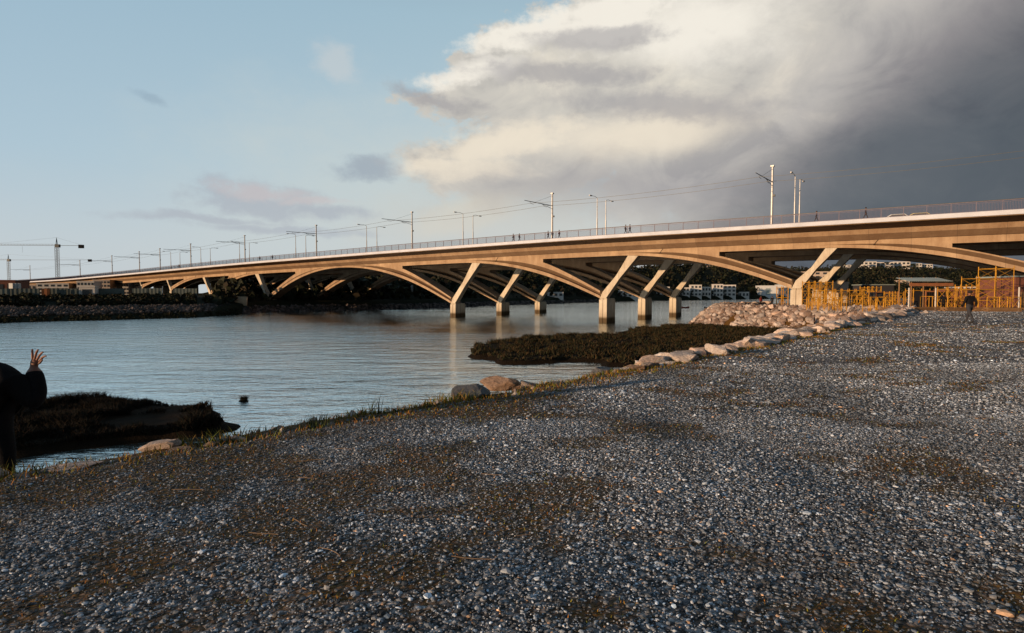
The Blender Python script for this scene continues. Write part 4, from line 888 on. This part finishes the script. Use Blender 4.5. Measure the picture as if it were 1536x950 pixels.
for a_ in [(1254, 1270, 447, 74, 1, 2, 'low yellow trestle at the back edge of the rock mound'), (1338, 1356, 440, 78, 2, 2, 'yellow scaffold behind the trestles left of the canopy'), (1370, 1394, 436, 74, 2, 2, 'yellow scaffold behind the sheet canopy'), (1448, 1466, 430, 68, 2, 2, 'yellow scaffold behind the walking person'),
           (1300, 1322, 432, 88, 2, 3, 'yellow scaffold in front of the dark site cabin'), (1218, 1236, 447, 76, 1, 2, 'low yellow trestle in front of the tall scaffold bay'), (1500, 1530, 446, 56, 1, 2, 'low yellow trestle in front of the tallest scaffold tower')]: scaffold(*a_)
for px, Y, w_, d_, h_, m__, lab in [(1330, 84, 3.4, 2.2, 2.3, 'cloth_grey', 'dark steel container left of the canopy posts'), (1408, 70, 3.2, 2.0, 2.2, 'cloth_dark', 'dark container behind the right end of the canopy'), (1440, 76, 4.0, 2.2, 2.6, 'brick', 'brick red container behind the rusty frame')]:
    x = atY(px, Y); t = empty('container', (x, Y, gz(x, Y)), random.uniform(-.2, .2), lab, 'container'); mb = MB(); n_ = 24
    mb.loft([[(-w_/2 + w_*i/n_, .05*(i % 2), .1), (-w_/2 + w_*i/n_, .05*(i % 2), h_), (-w_/2 + w_*i/n_, d_, h_), (-w_/2 + w_*i/n_, d_, .1)] for i in range(n_+1)]); mb.build('body', M[m__], t)
    f_ = MB()
    for q in (-w_/2, w_/2): f_.box(q-.06, q+.06, -.06, .06, 0, h_+.05)
    f_.box(-w_/2, w_/2, -.05, -.01, h_-.08, h_+.06); f_.build('frame', M['rust'], t)
# planks and timber piles
for px, Y, lab in [(1345, 64, 'pile of timber planks left of the white canopy post'), (1435, 57, 'pile of timber planks left of the walking person'), (1505, 55, 'pile of timber planks beside the cream post'), (1385, 60, 'pile of timber planks under the sheet canopy'), (1480, 56, 'pile of timber planks at the foot of the scaffold tower')]:
    x = atY(px, Y); t = empty('timber_pile', (x, Y, gz(x, Y)), random.uniform(-.3, .3), lab, 'timber')
    for k in range(9): z = .06 + .13*(k//3); MB().box(-1.6 + random.uniform(-.2, .2), 1.6 + random.uniform(-.2, .2), -.4 + .28*(k % 3), -.15 + .28*(k % 3), z - .05, z + .05).build('plank', M['wood'], t)

# ------------------------------------------------------------------ far side: houses, trees, hoardings, cranes, boats
def find_e(px, py):
    a = math.atan((px-768)/F); rs = float(np.interp(a, s_az, s_r)); e = np.linspace(2, 320, 640); z = far_h(np.full(640, a), rs + e)
    yy = HZ - (z - HC) / ((rs + e) * math.cos(a)) * F; i = int(np.argmax(yy <= py)) if (yy <= py).any() else int(np.argmin(yy)); return float(e[i])
def house(px0, px1, py0, py1, floors, cols_, m_, label, group=None, e=None, roof='flat', depth=9, name='house', wm='window'):
    pc_ = (px0+px1)/2; e = find_e(pc_, py1) if e is None else e; x, y, z = far_point(pc_, e); r = y; w = (px1-px0)*y/F/2; h = max(2.5, HC + (HZ-py0)*y/F - z)
    t = empty(name, (x, y, z), -math.atan2(x, y)*.5, label, 'building', group)
    MB().box(-w, w, 0, depth, -4, h).build('wall', M[m_], t)
    if roof == 'flat': MB().box(-w-.1, w+.1, -.1, depth+.1, h, h+.35).build('roof', M[m_], t)
    elif roof == 'shed': MB().prism([(-w-.3, h), (w+.3, h), (0, h + w*.25)], -.3, depth + .3).build('roof', M['sheet'], t)
    else: MB().prism([(-w-.4, h), (w+.4, h), (w*.5, h + 2.2), (-w*.5, h+2.2)], -.4, depth+.4).build('roof', M['roof'], t)
    fh = h/floors
    for j in range(floors):
        for i in range(cols_):
            cx = -w + 2*w*(i+.5)/cols_; ww = min(2*w/cols_*.30, 2.2); MB().box(cx-ww, cx+ww, -.06, .01, fh*j + fh*.25, fh*j + fh*.80).build('window', M[wm], t)
    return t
gw = 'white houses on the opposite riverbank'
house(1018, 1034, 432, 444, 2, 3, 'white', 'white house at the left end of the terrace seen through the arch', gw)
house(1036, 1052, 428, 445, 3, 3, 'white', 'three storey white house second from left in the terrace', gw)
house(1053, 1066, 431, 445, 2, 3, 'white', 'lower white house in the middle of the terrace', gw)
house(1070, 1084, 427, 446, 3, 3, 'white', 'tallest white house right of the middle of the terrace', gw)
house(1085, 1103, 428, 445, 3, 3, 'white', 'broad white house at the right end of the terrace', gw)
house(1108, 1123, 438.5, 446, 1, 3, 'white', 'low white house standing alone right of the terrace', gw)
house(985, 1004, 431, 443, 2, 3, 'white', 'white house seen between the strut and the second pier', gw)
house(928, 962, 436, 446, 2, 5, 'white', 'long pale waterfront building behind the second pier', gw)
house(1138, 1166, 429, 447, 1, 1, 'whitesheet', 'left half of the big white shed behind the people on the rocks', None, roof='flat', depth=14, name='shed', wm='sheet')
house(1167, 1196, 427, 447, 1, 1, 'whitesheet', 'right half of the big white shed next to the riverbank pier', None, roof='shed', depth=14, name='shed', wm='sheet')
house(1054, 1072, 403, 412, 2, 3, 'cream', 'cream house on the hill top left of its pink neighbour', None, e=190)
house(1074, 1093, 402, 412, 2, 3, 'cream', 'pinkish house on the hill top with a tiled roof', None, e=188, roof='tile')
house(1262, 1282, 398, 410, 2, 3, 'white', 'pale house on the hill crest left of the long white row', None, e=215)
for k, (a_, b_, top_) in enumerate([(1290, 1312, 393), (1314, 1338, 394), (1340, 1362, 393), (1364, 1380, 396), (1382, 1396, 397)]):
    house(a_, b_, top_, 408, 2, 4, 'white', ['first', 'second', 'third', 'fourth', 'fifth'][k] + ' white house from the left in the row on the hill crest', 'white houses in a row on the hill crest', e=225)
house(1420, 1462, 431, 446, 2, 5, 'white', 'white house far behind the yellow frames and the walking person', None, e=40)
house(1345, 1362, 421, 432, 2, 3, 'cream', 'cream house low on the wooded hill left of the canopy', None, e=90)
house(1200, 1240, 408, 422, 2, 4, 'cream', 'cream house on the hill seen above the yellow scaffold', None, e=120)
house(815, 845, 452 - 6, 455, 1, 4, 'white', 'low white shoreline building between the first and second pier', None, e=14)
house(465, 482, 417, 427, 2, 3, 'white', 'pale house seen under the left half of the main arch', None, e=70)
house(540, 566, 416, 427, 2, 4, 'white', 'white house on the slope under the crown of the main arch', None, e=95)
house(436, 446, 438, 447, 1, 2, 'white', 'tiny white hut between the left piers under the main arch', None, e=35)
house(600, 618, 437, 443, 1, 3, 'white', 'low white building low on the slope under the main arch', None, e=40)
house(380, 398, 420, 432, 2, 3, 'cream', 'cream house behind the leftmost river pier', None, e=75)
gl_ = 'pale apartment blocks behind the left approach'
for k, (a_, b_, top_, nf, lab) in enumerate([(118, 140, 423, 3, 'pale block behind the white kiosk of the hoardings'), (142, 164, 421, 4, 'taller pale block right of the white kiosk, under the approach deck'), (176, 192, 420, 4, 'bluish white block between two approach piers'), (194, 205, 425, 3, 'narrow pale block beside the first small arch'), (60, 100, 426, 3, 'wide low pale block under the left approach'), (24, 52, 428, 2, 'low block left of the first approach pier')]):
    house(a_, b_, top_, 441, nf, 5, 'cream' if k % 2 else 'white', lab, gl_, e=150 + 20*k)
house(-30, 18, 422, 440, 1, 4, 'brick', 'low brown building at the left edge below the small crane', None, e=60)
# hoardings on the left bank
for k, (a_, b_, top_, lab) in enumerate([(-40, 8, 434, 'grey hoarding panel cut by the left edge'), (10, 54, 433, 'long grey green hoarding panel at the far left'), (64, 74, 433, 'rusty narrow hoarding panel right of the longest one'), (76, 97, 432.5, 'grey hoarding panel below the big crane'), (98, 120, 433, 'grey hoarding panel left of the white kiosk'), (143, 183, 433, 'long grey hoarding panel right of the white kiosk'), (200, 221, 433, 'grey hoarding panel left of the first small arch'), (223, 242, 432.5, 'grey hoarding panel under the first small arch'), (262, 294, 433, 'grey green hoarding panel under the second small arch')]):
    e = 30; pc_ = (a_+b_)/2; x, y, z = far_point(pc_, e); w = (b_-a_)*y/F/2; h = HC + (HZ-top_)*y/F - z; t = empty('hoarding', (x, y, z), -math.atan2(x, y)*.6, lab, 'hoarding', 'hoarding panels along the left bank')
    mb = MB(); n_ = max(3, int(w*2/.4)); mb.loft([[(-w + 2*w*i/n_, .05*(i % 2), -.4), (-w + 2*w*i/n_, .05*(i % 2), h), (-w + 2*w*i/n_, .09 + .05*(i % 2), h), (-w + 2*w*i/n_, .09 + .05*(i % 2), -.4)] for i in range(n_+1)]); mb.build('sheet', M['rust'] if k == 2 else M['hoard'], t)
    for i in range(max(2, int(w)) + 1): q = -w + 2*w*i/max(2, int(w)); MB().box(q-.05, q+.05, .2, .3, -.4, h+.1).build('post', M['darksteel'], t)
t = house(121, 141, 431, 446, 1, 1, 'white', 'white kiosk with a dark window standing in the line of hoardings', None, e=29, depth=2.5, name='kiosk')
for px in (17, 22, 27): 
    x, y, z = far_point(px, 34); tag(MB().box(-.45, .45, 0, .5, 0, 2.4 + 1.0).build('panel', M['whitesheet'], loc=(x, y, z)), 'upright white panel standing behind the far left hoarding', 'panel', 'white panels behind the far left hoarding')
x, y, z = far_point(361, 9); o = MB().add([(-1.9, 0, -.6), (1.6, 0, -.6), (1.2, 1.6, 1.9), (-2.2, 1.6, 2.0), (-1.9, .4, -.7), (1.6, .4, -.7), (1.2, 2.0, 1.8), (-2.2, 2.0, 1.9)], [(0,1,2,3), (7,6,5,4), (0,4,5,1), (1,5,6,2), (2,6,7,3), (3,7,4,0)]).build('concrete_slab', M['concrete'], loc=(x, y, z)); tag(o, 'tilted concrete slab lying on the bank left of the leftmost river pier', 'slab')
# cranes
def crane(px, ytop, Y, jl, jr, ang, label):
    x = atY(px, Y); H = HC + (HZ-ytop)*Y/F - 5; k = H/46; t = empty('tower_crane', (x, Y, 5), ang, label, 'crane'); s_ = 1.0*k; m_ = MB(); hj = H*.84
    for a in (-s_, s_):
        for b_ in (-s_, s_): m_.bar((a, b_, 0), (a, b_, hj), .14*k, .14*k)
    n_ = 18
    for i in range(n_):
        z0, z1 = hj*i/n_, hj*(i+1)/n_
        for f_ in (-s_, s_): m_.bar((-s_, f_, z0), (s_, f_, z1), .08*k); m_.bar((f_, s_, z0), (f_, -s_, z1), .08*k)
    m_.build('mast', M['darksteel'], t); MB().box(-s_*.9, s_*2.2, -s_*1.1, s_*1.1, hj - .6*k, hj + 1.8*k).build('cab', M['darksteel'], t)
    a = MB()
    for dx, dy in ((-.6, -.6), (.6, .6)): a.bar((dx*k, dy*k, hj), (0, 0, H), .18*k, .12*k)
    a.bar((0, 0, hj + 1.5*k), (0, 0, H), .25*k, .15*k); a.build('tower_head', M['darksteel'], t)
    j = MB(); 
    for y in (-.5*k, .5*k): j.bar((-jl, y, hj + .8*k), (0, y, hj + .8*k), .12*k)
    j.bar((-jl, 0, hj + 1.7*k), (0, 0, hj + 1.9*k), .12*k); q = 0
    while q < jl - 2*k: j.bar((-q, -.5*k, hj+.8*k), (-q - 1.2*k, 0, hj+1.75*k), .06*k); j.bar((-q - 1.2*k, 0, hj+1.75*k), (-q - 2.4*k, .5*k, hj+.8*k), .06*k); q += 2.4*k
    j.build('jib', M['darksteel'], t)
    c_ = MB(); 
    for y in (-.5*k, .5*k): c_.bar((0, y, hj + .9*k), (jr, y, hj + .9*k), .16*k)
    c_.build('counter_jib', M['darksteel'], t); MB().box(jr - 3.4*k, jr, -1*k, 1*k, hj - 1.2*k, hj + 1.6*k).build('counterweight', M['cloth_dark'], t)
    g = MB(); g.bar((0, 0, H), (-jl*.55, 0, hj+1.8*k), .05*k); g.bar((0, 0, H), (jr - 1*k, 0, hj+1.4*k), .05*k); g.build('tie', M['darksteel'], t)
    MB().bar((-jl*.3, 0, hj+.5*k), (-jl*.3, 0, hj - 5*k), .05*k).build('hook_rope', M['darksteel'], t); return t
crane(88, 357, 400, 75, 17.5, .08, 'tall tower crane with its dark counterweight to the right, behind the left approach')
crane(15, 382, 430, 35, 62, .0, 'smaller tower crane near the left edge, lower than its neighbour')
# boats
def boat(px, py, ln, m_, label, rz):
    x, y, _ = gnd(px, py, 0); t = empty('rowing_boat', (x, y, 0), rz, label, 'boat'); secs = []
    for k in range(9):
        u = -1 + 2*k/8; b_ = (1 - abs(u)**2.6) * ln*.17 + .03; h = .45 + .25*u*u; secs.append([(u*ln/2, -b_, h), (u*ln/2, -b_*.7, -.15), (u*ln/2, b_*.7, -.15), (u*ln/2, b_, h), (u*ln/2, b_*.88, h), (u*ln/2, b_*.6, .1), (u*ln/2, -b_*.6, .1), (u*ln/2, -b_*.88, h)])
    MB().loft(secs).build('hull', m_, t)
    for q in (-.2, .2): MB().box(q*ln-.12, q*ln+.12, -ln*.14, ln*.14, .32, .37).build('seat', M['wood'], t)
boat(1028, 462.5, 3.2, M['boatred'], 'small red rowing boat on the water beyond the third pier', .2)
boat(1063, 463, 3.0, M['boatdark'], 'small dark rowing boat just left of the rock mound tip', -.3)
boat(1092, 462, 5.0, M['boatdark'], 'long dark rowing boat moored beside the rock mound', .25)
# trees
def leafq(P, s):
    n = len(P); a = rng.normal(0, 1, (n, 3)); a /= np.linalg.norm(a, axis=1)[:, None]; b_ = np.cross(a, rng.normal(0, 1, (n, 3))); b_ /= np.linalg.norm(b_, axis=1)[:, None]
    s = np.asarray(s).reshape(-1, 1) if np.ndim(s) else s; return np.stack([P + a*s, P + b_*s*.8, P - a*s, P - b_*s*.8], 1).reshape(-1, 3), np.arange(n*4).reshape(n, 4)
def tree_proto(seed, kind):
    r_ = random.Random(seed); n = 900; blobs = []
    if kind == 'pine': blobs = [((r_.uniform(-.35, .35), r_.uniform(-.35, .35), r_.uniform(.72, .92)), r_.uniform(.14, .24), .45) for _ in range(9)]
    elif kind == 'cypress': blobs = [((r_.uniform(-.03, .03), r_.uniform(-.03, .03), z), .13*(1.15 - z), 1.2) for z in np.linspace(.15, .95, 10)]
    else: blobs = [((r_.uniform(-.3, .3), r_.uniform(-.3, .3), r_.uniform(.38, .88)), r_.uniform(.12, .24), .8) for _ in range(12)]
    P = []; C_ = []
    for k in range(n):
        c0, rad, sq = r_.choice(blobs); v_ = Vector((r_.gauss(0, 1), r_.gauss(0, 1), r_.gauss(0, 1))).normalized() * rad * (r_.random()**.4)
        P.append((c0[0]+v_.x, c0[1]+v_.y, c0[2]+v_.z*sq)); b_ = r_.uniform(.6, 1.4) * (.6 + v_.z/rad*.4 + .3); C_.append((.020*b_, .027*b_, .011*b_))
    v, f = leafq(np.array(P), .028); t = empty('pine_tree' if kind == 'pine' else 'cypress_tree' if kind == 'cypress' else 'broadleaf_tree')
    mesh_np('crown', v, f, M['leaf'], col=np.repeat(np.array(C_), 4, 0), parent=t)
    tr = MB(); tr.bar((0, 0, -.05), (.01, 0, .45), .03, .018, 6); tr.bar((.01, 0, .45), (0, .01, .8), .018, .006, 6)
    for k in range(5): a = k*1.3; tr.bar((0, 0, .35 + .07*k), (math.cos(a)*.22, math.sin(a)*.22, .58 + .06*k), .010, .004, 5)
    tr.build('trunk', M['bark'], t); return t
TP = {k: tree_proto(i, k) for i, k in enumerate(('pine', 'broad', 'cypress'))}; TU = {k: False for k in TP}
def tree(px, e, h, kind, label, group):
    if not TU[kind]: o = TP[kind]; TU[kind] = True
    else: o = copy_tree(TP[kind])
    o.location = far_point(px, e); o.rotation_euler = (0, 0, random.uniform(0, 6.28)); o.scale = (h*random.uniform(.85, 1.2), h*random.uniform(.85, 1.2), h); tag(o, label, 'tree', group)
TL = {'pine': 'dark pine with a spreading crown on the hills across the river', 'broad': 'dark broadleaf tree on the hillside across the river', 'cypress': 'slim dark cypress on the hills across the river'}
random.seed(21)
for px in list(range(640, 1200, 14)) + list(range(1240, 1520, 13)):
    kd = random.choice(['pine', 'pine', 'broad', 'cypress', 'broad']); p = px + random.uniform(-5, 5)
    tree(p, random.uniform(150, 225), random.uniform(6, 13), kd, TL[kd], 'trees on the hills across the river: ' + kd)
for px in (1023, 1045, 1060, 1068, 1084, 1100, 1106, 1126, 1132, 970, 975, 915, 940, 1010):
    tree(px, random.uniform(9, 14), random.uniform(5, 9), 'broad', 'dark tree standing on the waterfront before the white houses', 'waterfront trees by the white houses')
# wooded hillside mass
def scatter(n, px0, px1, e0, e1, s, zoff, cols):
    px = rng.uniform(px0, px1, n); e = rng.uniform(e0, e1, n); a = np.arctan((px-768)/F); r = np.interp(a, s_az, s_r) + e; cl = fbm(r*.06*np.cos(a*9), px*.05, 3); k = cl > .36; a, r, cl = a[k], r[k], cl[k]
    z = far_h(a, r) + rng.uniform(0, 1, len(a)) * zoff * (cl*2 - .3); P = np.stack([r*np.sin(a), r*np.cos(a), z], 1); v, f = leafq(P, rng.uniform(.5, 1.2, len(a))*s)
    c_ = np.asarray(cols)[rng.integers(0, len(cols), len(a))] * rng.uniform(.5, 1.4, (len(a), 1)); return v, f, np.repeat(c_, 4, 0)
GC_ = [(.020, .024, .011), (.032, .032, .014), (.014, .017, .009), (.03, .022, .012)]
v, f, c_ = merge([scatter(36000, 320, 1560, 12, 235, 1.5, 5, GC_)]); tag(mesh_np('woodland', v, f, M['leaf'], col=c_), 'dark scrub and woodland covering the hills across the river', 'woodland', kind='stuff')
v, f, c_ = merge([scatter(16000, -300, 420, 16, 30, .35, 1.1, GC_), scatter(7000, -300, 420, .5, 5, .22, .3, GC_)]); tag(mesh_np('bank_scrub', v, f, M['leaf'], col=c_), 'dark scrub along the top of the opposite left bank', 'scrub', kind='stuff')
